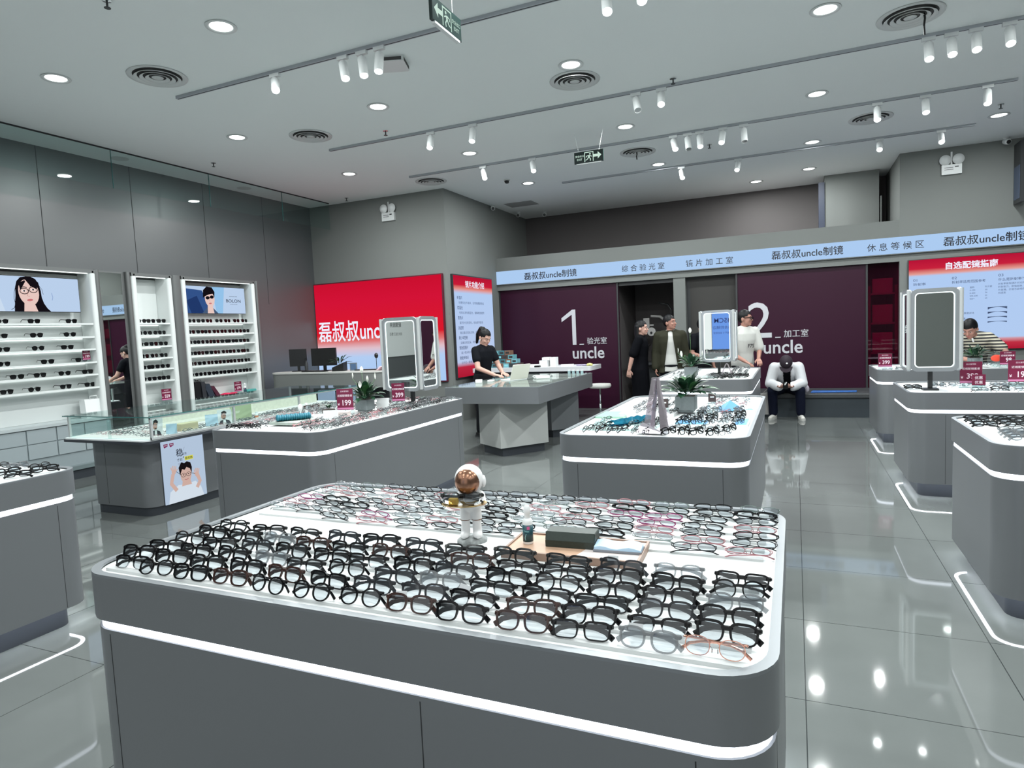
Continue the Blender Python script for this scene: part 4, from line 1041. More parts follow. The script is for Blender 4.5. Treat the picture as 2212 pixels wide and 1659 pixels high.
# ================================================================== glass counter
t = thing('glass_counter', 'long lit glass display counter with a poster of a young man on its side', 'display counter', (-5.98, 5.6, 0))
gx, gy = -5.98, 5.6
b = MB().use(m_panel); b.smooth = True
b.prism(rrect(-6.46-gx, 4.14-gy, -5.60-gx, 7.15-gy, .13, 7), .085, .726); b.use(m_seam)
b.box((-6.20-gx-.0015, 4.139-gy, .1), (-6.20-gx+.0015, 4.141-gy, .72)); b.box((-5.601-gx, 4.275-gy, .085), (-5.598-gx, 4.281-gy, .72)); b.build('body', None, t, 'auto')
MB().prism(rrect(-6.46-gx+.01, 4.15-gy, -5.61-gx, 7.14-gy, .13, 7), 0, .085).build('plinth', m_plinth, t, 'auto')
MB().prism(rrect(-6.62-gx, 3.99-gy, -5.40-gx, 7.25-gy, .08, 6), .728, .752).build('ledge', m_plinth, t, 'auto')
MB().prism(rrect(-6.61-gx, 4.0-gy, -5.41-gx, 7.24-gy, .08, 6), .752, .764).build('case_base', m_white, t, 'auto')
MB().box((-6.54-gx, 4.09-gy, .7645), (-5.40-gx-.03, 7.1-gy, .770)).build('light_panel', EM('case_light', (248, 252, 248), 1.15), t)
for (a, c, d, e2, nm) in ((-6.57, -5.40, 4.055, 4.061, 'front_pane'), (-5.406, -5.40, 4.06, 7.14, 'side_pane'), (-6.57, -6.564, 4.06, 7.14, 'side_pane')):
    MB().box((a-gx, d-gy, .765), (c-gx, e2-gy, .972)).build(nm, m_glass, t)
tp = MB().use(m_glass).box((-6.60-gx, 4.02-gy, .972), (-5.37-gx, 7.18-gy, .980)); tp.use(m_gedge)
tp.box((-6.60-gx, 4.018-gy, .9715), (-5.37-gx, 4.021-gy, .9805)).box((-5.371-gx, 4.02-gy, .9715), (-5.368-gx, 7.18-gy, .9805)); tp.build('top_pane', None, t)
for x, y in ((-6.565, 4.06), (-5.405, 4.06), (-5.405, 5.02), (-5.405, 6.0), (-5.405, 7.12), (-6.565, 7.12), (-5.98, 4.058)):
    MB().use(m_postw if x != -5.98 else m_glass).box((x-gx-.011, y-gy-.010, .765), (x-gx+.011, y-gy+.010, .972)).build('corner_post', None, t)
MB().box((-5.412-gx, 4.05-gy, .765), (-5.396-gx, 7.14-gy, .785)).build('bottom_rail', m_postw, t)
MB().box((-5.412-gx, 4.05-gy, .955), (-5.396-gx, 7.14-gy, .972)).build('top_rail', m_postw, t)
# poster on the counter's side
t = thing('counter_poster', 'pale blue poster of a young man holding glasses, on the glass counter', 'poster', (-5.594, 4.525, .395))
MB().box((-.003, -.24, -.315), (.002, .24, .315)).build('sheet', EM('poster_sheet', (196, 216, 240), .80), t)
a = Art(frame_mat((.0025, 0, 0), (0, 1, 0), (0, 0, 1), (1, 0, 0)))
pw = e_('poster_white', (226, 238, 250), .85); pk = e_('poster_skin', (226, 190, 178), .8); ph_ = e_('poster_hair', (26, 20, 22), .9)
for u in (-.19, -.125): a.poly([(u-.024, .275), (u+.024, .275), (u+.022, .250), (u+.008, .246), (u-.014, .236), (u-.022, .25)], e_('poster_plum', (136, 40, 90), .8))
for u, s_ in ((-.19, 'HOYA'), (-.125, '精选')): a.text(s_, .014, u, .256, pw, .01)
a.text('稳', .085, -.045, .135, m_ink_p, .005); a.text('度数', .026, .010, .138, m_ink_p); a.line([(.0, .18), (.015, .215)], .004, e_('poster_line', (150, 160, 180), .9))
a.text('才能', .032, -.05, .085, m_ink_p); a.line([(-.012, .108), (.0, .122)], .006, m_ink_p)
a.poly([(.006, .078), (.105, .078), (.105, .118), (.006, .118)], e_('poster_yellow', (226, 226, 96), .9)); a.text('稳视数', .030, .055, .087, m_ink_p, .01)
a.line([(-.075, .062), (-.018, .062)], .004, e_('poster_line', (150, 160, 180), .9)); a.line([(-.075, .052), (-.03, .052)], .003, e_('poster_line', (150, 160, 180), .9))
a.poly([(-.21, -.315), (-.185, -.20), (-.09, -.15), (.0, -.16), (.11, -.15), (.17, -.22), (.20, -.315)], pw)
for s in (-1, 1):
    u0 = .005+s*.135
    a.line([(u0-s*.02, -.20), (u0+s*.035, -.12), (u0+s*.01, -.03)] if s < 0 else [(u0-s*.02, -.22), (u0+s*.02, -.16), (u0-.005, -.09)], .04, pk)
    hu, hv = (u0-.0, .0) if s < 0 else (u0-.01, -.075)
    a.oval(hu, hv-.012, .024, .026, pk, 14)
    for q_, L in ((-.02, .040), (-.007, .052), (.006, .05), (.019, .042)): a.line([(hu+q_*.8, hv), (hu+q_*1.5, hv+L)], .011, pk)
    a.line([(hu-s*.018, hv-.01), (hu-s*.042, hv+.012)], .011, pk)
a.poly([(-.04, -.10), (.04, -.10), (.06, -.17), (-.055, -.17)], pk); a.oval(.0, -.06, .064, .088, pk, 22)
a.poly([(-.068, -.06), (-.078, .02), (-.045, .07), (-.01, .055), (.02, .068), (.06, .05), (.074, .0), (.066, -.06), (.05, -.01), (.012, .012), (-.012, -.012), (-.04, .0), (-.055, -.03)], ph_)
for s in (-1, 1):
    a.line([(s*.028+.026*math.cos(q_), -.062+.019*math.sin(q_)) for q_ in [2*PI*i/16 for i in range(17)]], .004, ph_); a.oval(s*.028, -.06, .009, .005, ph_, 8)
a.line([(-.054, -.056), (-.11, -.01)], .004, ph_); a.line([(.054, -.056), (.105, -.075)], .004, ph_)
a.line([(-.022, -.108), (.0, -.114), (.022, -.104)], .006, e_('poster_lip', (190, 110, 108), .8))
a.b.build('picture', None, t)
# things inside the glass counter
def card(loc, rz, w_, h_, m, name, label, tilt=.15, art=None, cat='card', group=None):
    t = thing(name, label, cat, loc, rz, group); t.rotation_euler = (-tilt, 0, rz)
    MB().box((-w_/2, -.002, 0), (w_/2, .002, h_)).build('sheet', m, t)
    if art:
        a = Art(frame_mat((0, -.0022, 0), (1, 0, 0), (0, 0, 1), (0, -1, 0))); art(a, w_, h_); a.b.build('picture', None, t)
    return t
p_skin = M('print_skin', (196, 150, 132), .6); p_hair = M('print_hair', (26, 22, 22), .6); p_suit = M('print_suit', (54, 54, 62), .6); p_w = M('print_white', (236, 236, 236), .6)
def portrait(a, w_, h_):
    a.poly([(-w_*.42, 0), (-w_*.30, h_*.25), (0, h_*.33), (w_*.30, h_*.25), (w_*.45, 0)], p_suit); a.poly([(-w_*.12, 0), (-w_*.10, h_*.3), (w_*.06, h_*.3), (w_*.10, 0)], p_w)
    a.oval(-.01, h_*.58, w_*.17, h_*.24, p_skin); a.poly([(-w_*.22, h_*.58), (-w_*.2, h_*.85), (0, h_*.94), (w_*.16, h_*.82), (w_*.14, h_*.7), (-.01, h_*.76), (-w_*.14, h_*.7)], p_hair)
    a.line([(-w_*.13, h_*.62), (w_*.12, h_*.62)], h_*.04, p_hair); a.line([(-w_*.10, h_*.40), (w_*.06, h_*.40)], h_*.05, p_hair)
GZ2 = .772
card((-5.58, 4.24, GZ2), .3, .13, .165, p_w, 'photo_card', 'cut-out photo card of a man in a suit inside the glass counter', .1, portrait, 'photo card')
card((-5.52, 5.0, GZ2), .9, .14, .15, p_w, 'photo_card', 'photo card of a person holding glasses further along the glass counter', .1, portrait, 'photo card')
card((-5.50, 4.34, GZ2), .5, .10, .10, M('sky_card', (184, 208, 226), .6), 'blue_card', 'pale blue card beside the man\'s photo card in the glass counter')
card((-5.55, 4.86, GZ2), .9, .12, .12, _mats['sky_card'], 'blue_card', 'pale blue card beside the second photo card in the glass counter')
card((-5.60, 5.30, GZ2), .9, .22, .17, M('moss_card', (172, 182, 146), .6), 'green_card', 'moss green card in the middle of the glass counter')
o = MB().box((-5.66, 4.50, GZ2), (-5.56, 4.70, GZ2+.07)).build('kraft_box', M('kraft', (204, 190, 156), .7)); tag(o, 'low kraft box beside the photo card in the glass counter', 'box')
t = thing('lens_bottle', 'small white bottle with orange label in the glass counter', 'bottle', (-5.50, 5.42, GZ2)); MB().lathe([(.001, 0), (.02, 0), (.02, .05), (.012, .056), (.012, .062)], 14).build('bottle', m_white_soft, t, 'auto'); MB().lathe([(.014, .058), (.014, .074), (.001, .075)], 12).build('cap', m_white_soft, t, 'auto'); MB().lathe([(.0203, .012), (.0203, .034)], 14, caps=False).build('wrap', M('orange_print', (206, 130, 96), .5), t)
t = thing('case_backboard', 'pale printed backboard standing along the middle of the glass counter', 'board', (-6.02, 5.72, GZ2)); MB().box((-.006, -1.2, 0), (.006, 1.3, .11)).build('board', M('pale_print', (218, 214, 198), .6, noise=.08, nscale=30), t)
# ================================================================== mirror towers
m_mring = EM('mirror_led', (226, 242, 244), 1.8)
m_mframe = M('mirror_frame', (168, 172, 176), .3, .6)
def mirror_tower(label, cx, cy, w_, z0, z1, rz=0, dp=None):
    t = thing('mirror_tower', label, 'mirror', (cx, cy, 0), rz, 'four-sided mirror towers')
    hh = (z1-z0)/2; zc = (z0+z1)/2
    MB().cbox((0, 0, (TOP+z0)/2), (.035, .035, z0-TOP+.02)).build('pole', m_dark, t)
    MB().box((-.06, -.06, TOP-.012), (.06, .06, TOP+.004)).build('foot', m_dark, t)
    h = w_/2; g = (dp or w_)/2
    for k in range(4):
        T = xf((0, 0, zc), k*PI/2) @ frame_mat((0, -(h if k % 2 else g), 0), (1, 0, 0), (0, 0, 1), (0, -1, 0))
        W = (g if k % 2 else h)-.012
        f = MB().ring(rrect(-W, -hh, W, hh, .06, 7), rrect(-W+.030, -hh+.030, W-.030, hh-.030, .036, 7), -.018, .006, T).prism(rrect(-W+.004, -hh+.004, W-.004, hh-.004, .056, 7), -.024, -.016, T).build('mirror_frame', m_mframe, t, 'auto')
        MB().prism(rrect(-W+.028, -hh+.028, W-.028, hh-.028, .038, 7), -.012, -.004, T).build('mirror_pane', m_mirror, f)
        MB().ring(rrect(-W+.034, -hh+.034, W-.034, hh-.034, .034, 7), rrect(-W+.043, -hh+.043, W-.043, hh-.043, .028, 7), -.005, -.001, T).build('light_ring', m_mring, f)
    for sx in (-1, 1):
        for sy in (-1, 1): MB().prism(rrect(sx*h-.016, sy*g-.016, sx*h+.016, sy*g+.016, .014, 4), zc-hh+.02, zc+hh-.01).build('corner_post', m_postw, t, 'auto')
    return t
mirror_tower('mirror tower with glowing frames on the left island', -3.655, 5.745, .44, 1.05, 1.80, 0, .36)
mirror_tower('mirror tower on the rear central island, in front of the dark doorway', -.94, 9.10, .42, 1.085, 1.765)
mirror_tower('mirror tower on the middle right island, in front of the guide lightbox', 1.115, 6.865, .39, 1.09, 1.815)

# ================================================================== plants
m_leaf = M('lily_leaf', (24, 58, 38), .35, noise=.35, nscale=25); m_leaf2 = M('pale_leaf', (50, 92, 50), .4, noise=.3, nscale=25)
m_stem = M('leaf_stem', (64, 104, 60), .5); m_flower = M('lily_spathe', (238, 240, 232), .45); m_potg = M('grey_pot', (112, 120, 122), .6, noise=.05, nscale=60)
def leaf(mb, base, az, L, W, lift, droop, n=9):
    d = Vector((math.cos(az), math.sin(az), 0)); s = Vector((-d.y, d.x, 0)); rows = []
    for i in range(n+1):
        u = i/n; p = Vector(base)+d*(L*(u*math.cos(lift)*(1+.1*u)))+Vector((0, 0, L*(u*math.sin(lift)-droop*u*u)))
        wd = W*max(0, (u-.28)/.72)**.7*max(0, 1-((u-.28)/.72)**2.2)*1.6 if u > .28 else .0022
        wd = max(wd, .0022 if i < n else .0006)
        rows.append([p-s*wd/2+Vector((0, 0, wd*.18)), p, p+s*wd/2+Vector((0, 0, wd*.18))])
    mb.add([q for r in rows for q in r], [f for i in range(n) for f in ((3*i, 3*i+1, 3*i+4, 3*i+3), (3*i+1, 3*i+2, 3*i+5, 3*i+4))])
def lily(label, loc, s=1.0, nleaf=26, flowers=(), seed=1, pot='square', ph=.11, pw_=.068, name='potted_lily'):
    r = random.Random(seed); t = thing(name, label, 'plant', loc, 0)
    t.scale = (s, s, s)
    if pot == 'square':
        MB().prism(rrect(-pw_, -pw_, pw_, pw_, .012, 4), .016, ph).prism(rrect(-pw_*.78, -pw_*.78, pw_*.78, pw_*.78, .01, 4), 0, .017).build('pot', m_potg, t, 'auto')
        MB().prism(rrect(-pw_+.008, -pw_+.008, pw_-.008, pw_-.008, .01, 4), ph-.006, ph+.001).build('soil', M('soil', (40, 32, 26), .9), t)
    for k in range(nleaf):
        a = 2*PI*k*.381966*1.0+r.uniform(-.25, .25); inner = k/nleaf
        q = MB(); L = r.uniform(.17, .25)
        leaf(q, (.012*math.cos(a), .012*math.sin(a), ph-.004), a, L, r.uniform(.058, .084), .50+.85*inner+r.uniform(-.12, .15), .50-.30*inner)
        q.build('leaf', m_leaf2 if k % 9 == 4 else m_leaf, t, True)
    for a, h, lean in flowers:
        q = MB(); tip = Vector((math.cos(a)*lean, math.sin(a)*lean, ph+h)); q.tube([(0, 0, ph-.004), (tip.x*.4, tip.y*.4, ph+h*.55), tip], .0022, 5); fl = q.build('flower_stem', m_stem, t, True)
        q = MB(); rows = []
        for i in range(8):
            u = i/7; wd = .018*math.sin(PI*min(1, u*.9+.05))**.8*(1-u*.15)
            rows.append([tip+Vector((-wd*math.cos(a+PI/2), -wd*math.sin(a+PI/2), u*.062)), tip+Vector((.010*math.cos(a+PI)*math.sin(PI*u), .010*math.sin(a+PI)*math.sin(PI*u), u*.062)), tip+Vector((wd*math.cos(a+PI/2), wd*math.sin(a+PI/2), u*.062))])
        q.add([p for rr in rows for p in rr], [f for i in range(7) for f in ((3*i, 3*i+1, 3*i+4, 3*i+3), (3*i+1, 3*i+2, 3*i+5, 3*i+4))]); q.build('spathe', m_flower, fl, True)
    return t
lily('leafy green plant in a square grey pot on the central island', (-.785, 5.16, TOP), 1.12, 48, (), 3)
lily('peace lily with white flowers in a grey pot on the left island', (-3.73, 5.02, TOP), 1.0, 42, ((2.4, .25, .06), (3.6, .20, .10), (.2, .19, .12), (5.0, .12, .10), (1.4, .16, .05)), 5)
lily('peace lily with white flowers on the rear central island, mostly behind the nearer plant', (-1.24, 8.62, TOP), 1.15, 24, ((1.8, .38, .03), (3.3, .16, .14), (3.9, .12, .12), (.3, .12, .13), (2.6, .12, .14)), 8)
lily('small bushy plant in a pale grey pot in front of the man in stripes', (2.03, 9.6, TOP), 1.0, 26, (), 9)
t = thing('succulent', 'tiny succulent in a dark pot beside the 199 price card', 'plant', (-3.83, 4.62, TOP+.03)); MB().box((-.04, -.04, 0), (.04, .04, .04)).build('pot', M('brown_pot', (60, 52, 48), .6), t)
for k in range(9):
    q = MB(); leaf(q, (0, 0, .038), k*2.4, .06, .03, .9, .1, 6); q.build('leaf', m_leaf, t, True)

# ================================================================== things on the left island
o = MB().box((-4.03, 4.10, TOP), (-3.74, 4.38, TOP+.022)).build('sample_board', M('sage_board', (150, 160, 152), .5)); tag(o, 'flat sage board under the teal case on the left island', 'board')
t = thing('ribbed_case', 'bright teal ribbed soft case lying on the sage board', 'case', (-3.90, 4.25, TOP+.0225), .85); m_teal = M('teal_cloth', (14, 98, 116), .6)
q = MB(); q.smooth = True
for k in range(15): q.ell((-.125+.018*k, 0, .026), (.0185, .055, .030-.004*(k % 2)), 12, 8)
q.build('pouch', m_teal, t)
for x, y, w_, h_, a, lab in ((-3.60, 4.36, .13, .09, .35, 'beside the teal case'), (-3.60, 5.12, .12, .11, .3, 'behind the potted lily')):
    card((x, y, TOP+.002), a, w_, h_, m_paper, 'blank_card', 'blank white card standing %s on the left island' % lab)
o = MB().box((-.075, -.05, 0), (.075, .05, .045), xf((-3.70, 4.62, TOP), .35)).build('riser_block', M('blush_block', (196, 184, 180), .6)); tag(o, 'low blush riser block in front of the 199 price card', 'riser')
o = MB().box((-.05, -.04, 0), (.05, .04, .035), xf((-3.90, 4.46, TOP), .2)).build('riser_block', M('white_block', (220, 220, 220), .5)); tag(o, 'small white riser block behind the teal case', 'riser')
t = thing('display_head_stand', 'slim white post with a small egg-shaped glasses rest on the left island', 'stand', (-4.02, 4.55, TOP)); MB().lathe([(.001, 0), (.03, 0), (.03, .004), (.012, .006), (.012, .13), (.001, .132)], 14).build('post', m_white_soft, t, 'auto'); MB().ell((-.07, .0, .09), (.022, .022, .032), 14, 10).tube([(-.07, 0, 0), (-.07, 0, .07)], .006, 8).build('rest', m_white_soft, t, True)
place('brown', (-3.97, 4.57, TOP+.07), .9, .2, 'dark glasses propped on the egg-shaped rest of the left island', 'glasses on the left island', temples='open')

# ================================================================== things on the central island
o = MB().box((-1.36, 4.22, .9085), (-.86, 4.70, TOP+.003)).build('mat_board', M('mint_board', (196, 222, 218), .3)); tag(o, 'pale mint board under the near left glasses of the plant island', 'board')
o = MB().box((-1.42, 4.80, .9085), (-1.20, 5.12, TOP+.002)).build('mat_board', M('green_board', (146, 184, 164), .3)); tag(o, 'green board at the left edge of the plant island', 'board')
o = MB().box((-1.26, 4.90, .9085), (-.84, 5.80, TOP+.012)).build('mat_board', m_white_soft); tag(o, 'thick white board under the far left glasses of the plant island', 'board')
t = thing('blue_board', 'white and sky blue board under the near right glasses of the plant island', 'board', (-.52, 4.60, TOP)); MB().box((-.25, -.18, -.0115), (.235, .16, .010)).build('base', m_white_soft, t)
MB().box((-.24, -.175, .0102), (-.03, .02, .0108)).box((.15, -.175, .0102), (.225, .12, .0108)).build('print', M('sky_print', (78, 146, 190), .4), t)
t = thing('blue_pyramid', 'little sky blue paper pyramid among the far right glasses of the plant island', 'paper model', (-.47, 5.28, TOP), .5); MB().add([(-.09, -.07, 0), (.09, -.07, 0), (.09, .07, 0), (-.09, .07, 0), (0, 0, .075)], [(0, 3, 2, 1), (0, 1, 4), (1, 2, 4), (2, 3, 4), (3, 0, 4)]).build('folded_paper', M('sky_paper', (84, 148, 188), .5), t)
t = thing('info_card', 'white card with a small blue print at the far right corner of the plant island', 'card', (-.33, 5.35, TOP)); MB().box((-.05, -.14, -.0115), (.05, .14, .003)).build('sheet', m_paper, t); MB().box((-.03, -.12, .0032), (.03, -.05, .0036)).box((-.015, -.05, .0032), (.02, .0, .0036)).build('print', _mats['sky_print'], t)
m_teal2 = CLEAR('teal_film', (60, 140, 160), .75, .1, 1.45, (26, 92, 116))
t = thing('teal_film_pack', 'crinkled teal film pack lying among the near left glasses of the plant island', 'pack', (-1.07, 4.46, TOP+.005), .9)
q = MB(); r = random.Random(2); N = 10
q.add([(-.17+.34*i/N, -.055+.11*j/4, .012+.03*math.sin(PI*j/4)*(1+.5*r.uniform(-1, 1))) for i in range(N+1) for j in range(5)], [(i*5+j, i*5+j+1, (i+1)*5+j+1, (i+1)*5+j) for i in range(N) for j in range(4)]); q.add([(-.17, -.055, .001), (.17, -.055, .001), (.17, .055, .001), (-.17, .055, .001)], [(0, 1, 2, 3)]); q.build('film', m_teal2, t)
# faceted acrylic A-stand
t = thing('acrylic_wedge_stand', 'tall faceted acrylic A-shaped stand beside the potted plant', 'display stand', (-.84, 4.17, TOP), -.2)
m_pa = CLEAR('pink_acrylic', (226, 218, 224), .22, .03, 1.9, (214, 208, 212)); m_sil = M('silvered_acrylic', (206, 198, 206), .09, .85)
def slab(b, t0, t1, y0, y1, dx):
    # a thick leaning plate between a foot line and a top line
    v = [(b[0], y0, 0), (b[1], y0, 0), (b[1]+.0, y1, 0), (b[0], y1, 0), (t0, y0+dx, .345), (t1, y0+dx, .345), (t1, y1-dx*.2, .345), (t0, y1-dx*.2, .345)]
    return v, [(0, 3, 2, 1), (0, 1, 5, 4), (1, 2, 6, 5), (2, 3, 7, 6), (3, 0, 4, 7), (4, 5, 6, 7)]
MB().add(*slab((-.075, -.030), -.018, .014, -.01, .05, .03)).build('front_plate', m_pa, t)
MB().add([(-.030, -.012, .004), (-.012, .03, .004), (.020, .045, .345), (.014, .018, .345)], [(0, 1, 2, 3)]).add([(.014, .018, .345), (.020, .045, .345), (.078, .050, .012), (.040, .0, .012)], [(0, 1, 2, 3)]).build('silvered_face', m_sil, t)
MB().add(*slab((.040, .082), .012, .024, .0, .055, .02)).build('rear_plate', m_pa, t)
MB().add([(-.088, -.10, 0), (.115, -.085, 0), (.062, -.02, 0), (-.080, -.02, 0), (-.082, -.05, .040), (-.070, -.022, .058)], [(0, 3, 2, 1), (0, 1, 4), (1, 2, 5, 4), (2, 3, 5), (3, 0, 4, 5)]).build('foot_wedge', m_sil, t)
for x, y, lab in ((-.93, 5.02, 'left of the plant pot'), (-.62, 5.42, 'right of the plant pot')):
    t = thing('mini_card_stand', 'tiny brown card on a clear stand %s' % lab, 'card', (x, y, TOP), .2); MB().box((-.03, -.003, .045), (.03, .0, .115)).build('card', M('brown_card', (70, 56, 56), .4), t); MB().box((-.032, 0, 0), (.032, .003, .117)).box((-.032, -.03, 0), (.032, 0, .003)).build('acrylic_stand', m_clear, t)
    MB().box((-.015, -.0035, .08), (.015, -.003, .09)).build('print', m_paper, t)
t = thing('crystal_figure', 'small pinkish crystal ornament left of the plant pot', 'ornament', (-.885, 4.80, TOP)); MB().lathe([(.001, 0), (.02, 0), (.012, .02), (.018, .045), (.006, .075), (.001, .08)], 7).build('crystal', m_pa, t)
for sx in (-1, 1):
    o = MB().box((-.06, -.02, 0), (.06, .02, .012), xf((-.785+sx*.14, 5.12, TOP), .0)).build('acrylic_bar', m_clear); tag(o, 'clear acrylic bar lying %s of the plant pot' % ('left' if sx < 0 else 'right'), 'acrylic bar')
t = thing('acrylic_frame_stand', 'clear A-shaped acrylic stand under the mirror of the rear island', 'display stand', (-.80, 8.62, TOP)); q = MB()
for s in (-1, 1): q.tube([(s*.07, 0, 0), (s*.012, .02, .15), (0, .02, .155)], .008, 6, flat=((0, 1, 0), 2))
q.build('frame', m_pa, t)
o = MB().box((-.08, -.10, 0), (.08, .10, .006), xf((-1.0, 8.5, TOP), .1)).build('mat_board', _mats['mint_board']); tag(o, 'mint board on the rear central island', 'board')
# red-orange patterned object beside the 98 card
t = thing('round_flyer', 'clear bag with a red-orange round print beside the 98 price card', 'packet', (2.19, 9.38, TOP)); MB().ell((0, 0, .095), (.085, .012, .095), 18, 12).build('packet', m_clear, t, True); MB().ell((.005, -.008, .11), (.058, .006, .042), 18, 10).build('print', M('red_orange', (232, 74, 52), .5), t, True)
# ================================================================== nearest island: tray, case, spray, figurine
t = thing('demo_tray', 'low wooden tray with a pale card, holding spray, dark case and cloth', 'tray', (-.63, 1.868, TOP), .035)
m_wood = M('beige_wood', (186, 152, 128), .35, noise=.06, nscale=12)
MB().box((-.205, -.088, -.0115), (.205, .088, .008)).build('base', m_wood, t); MB().box((-.212, -.096, -.0115), (-.205, .096, .012)).box((.205, -.096, -.0115), (.212, .096, .012)).box((-.205, -.096, -.0115), (.205, -.088, .012)).box((-.205, .088, -.0115), (.205, .096, .012)).build('rim', M('dark_wood_rim', (140, 112, 96), .4), t)
MB().add([(.02, -.086, .0083), (.203, -.086, .0083), (.203, .086, .0083), (.06, .086, .0083)], [(0, 1, 2, 3)]).build('liner', M('pale_liner', (214, 204, 202), .5), t)
spray((-.785, 1.86, TOP+.0085), 'small teal-labelled spray bottle on the wooden tray', 1.0)
t = thing('glasses_case', 'dark green-grey hard glasses case on the wooden tray', 'case', (-.645, 1.885, TOP+.009), .06); m_case = M('bottle_green_leather', (36, 48, 42), .4, noise=.1, nscale=150)
MB().prism([(-.036, 0), (.036, 0), (.036, .020), (-.036, .020)][::1], -.078, .078, frame_mat((0, 0, 0), (0, 1, 0), (0, 0, 1), (1, 0, 0))).build('case_base', m_case, t)
MB().prism([(.0365, .0205), (.030, .046), (-.026, .046), (-.0365, .0205)], -.0785, .0785, frame_mat((0, 0, 0), (0, 1, 0), (0, 0, 1), (1, 0, 0)), ch=.002).build('lid', m_case, t)
t = thing('folded_cloth', 'folded pale blue lens cloth on the wooden tray', 'cloth', (-.505, 1.875, TOP+.009), .06)
q = MB(); N = 8
q.add([(-.06+.14*i/N, -.03+.055*j/3, .014+.004*math.sin(i*1.3)+.002*j) for i in range(N+1) for j in range(4)]+[(-.06+.14*i/N, -.032+.059*j/3, .001) for i in range(N+1) for j in range(4)], [(i*4+j, i*4+j+1, (i+1)*4+j+1, (i+1)*4+j) for i in range(N) for j in range(3)]+[(36+i*4, 36+(i+1)*4, (i+1)*4, i*4) for i in range(N)]+[(36+i*4+3, i*4+3, (i+1)*4+3, 36+(i+1)*4+3) for i in range(N)]+[(j, 36+j, 36+j+1, j+1) for j in range(3)]+[(32+j, 33+j, 69+j, 68+j) for j in range(3)])
q.build('fold', M('pale_blue_cloth', (176, 204, 226), .8), t); MB().box((-.062, -.034, .0005), (.083, .028, .007)).build('under_layer', M('grey_cloth', (126, 130, 138), .8), t)

# ================================================================== organic shapes
def remesh(mb, name, mat, parent, voxel, smooth=3, cut=None, thick=0.0):
    """fuse overlapping closed shapes into one continuous skin"""
    o = mb.build(name, mat); me0 = o.data
    md = o.modifiers.new('r', 'REMESH'); md.mode = 'VOXEL'; md.voxel_size = voxel
    s2 = o.modifiers.new('s', 'SMOOTH'); s2.factor = .5; s2.iterations = smooth
    me = bpy.data.meshes.new_from_object(o.evaluated_get(bpy.context.evaluated_depsgraph_get()))
    bpy.data.objects.remove(o); bpy.data.meshes.remove(me0)
    if cut:
        bm = bmesh.new(); bm.from_mesh(me)
        bmesh.ops.delete(bm, geom=[f for f in bm.faces if cut(f.calc_center_median())], context='FACES')
        for _ in range(10):         # even out the cut hem
            nb = {}
            for e in bm.edges:
                if e.is_boundary:
                    for a, c in ((e.verts[0], e.verts[1]), (e.verts[1], e.verts[0])): nb.setdefault(a, []).append(c.co.copy())
            for v, L in nb.items():
                if len(L) == 2: v.co = v.co*.4+(L[0]+L[1])*.3
        bm.to_mesh(me); bm.free()
    me.name = name; me.materials.clear(); me.materials.append(mat)
    me.polygons.foreach_set('use_smooth', [True]*len(me.polygons))
    o = bpy.data.objects.new(name, me); COL.objects.link(o)
    if parent is not None: o.parent = parent
    if thick:
        md = o.modifiers.new('t', 'SOLIDIFY'); md.thickness = thick; md.offset = 0
    return o
# astronaut figurine
t = thing('astronaut_figurine', 'white astronaut figurine with copper visor holding a golden tray', 'figurine', (-.968, 1.825, TOP), .36)
m_fig = M('matte_white_resin', (226, 226, 226), .5); m_cop = M('copper_visor', (146, 108, 88), .26, .9); m_gold = M('gold_tray', (196, 164, 104), .22, .95)
q = MB(); rb = random.Random(4)
for k in range(7): q.ell((rb.uniform(-.022, .022), rb.uniform(-.014, .014), .012), (.036, .028, .014), 8, 5, Euler((rb.uniform(-.2, .2), rb.uniform(-.2, .2), rb.uniform(0, 3))).to_matrix())
remesh(q, 'rock_base', M('grey_rock', (140, 144, 144), .8, noise=.35, nscale=60), t, .004, 1)
q = MB()
for s in (-1, 1):
    q.cap((s*.019, .0, .040), (s*.018, .004, .085), .0155, .0145); q.cap((s*.018, .004, .085), (s*.015, .004, .120), .0175, .020)
    q.ell((s*.021, -.010, .034), (.016, .024, .012)); q.cap((s*.036, .004, .160), (s*.044, -.02, .140), .014, .012); q.cap((s*.044, -.02, .140), (s*.026, -.046, .140), .012, .010)
q.ell((0, .004, .140), (.038, .028, .036)); q.ell((0, .004, .172), (.034, .026, .022)); q.ell((0, .034, .160), (.028, .016, .036)); q.ell((0, 0, .214), (.047, .046, .049), 20, 14)
for s in (-1, 1): q.ell((s*.026, -.052, .141), (.010, .010, .008))
remesh(q, 'suit', m_fig, t, .0035, 3)
MB().ell((-.003, -.0185, .211), (.041, .036, .043), 24, 16, Euler((0, 0, 0)).to_matrix()).build('visor', m_cop, t, True)
for s in (-1, 1): MB().lathe([(.0158, -.0015), (.0172, 0), (.0158, .0015)], 18, xf((s*.0185, .003, .082))).build('boot_band', M('bronze_band', (120, 92, 76), .3, .7), t, True)
MB().lathe([(.001, 0), (.045, .0), (.062, .006), (.063, .008), (.045, .003), (.001, .002)], 28, xf((-.012, -.052, .142)) @ Matrix.Diagonal((1.15, .72, 1, 1))).build('tray', m_gold, t, 'auto')
MB().ell((.046, .006, .205), (.008, .02, .02)).build('ear_piece', m_fig, t, True)
place('brow', (-.972, 1.768, TOP+.147), .25, .45, 'black half-rim glasses resting on the figurine\'s golden tray', None)
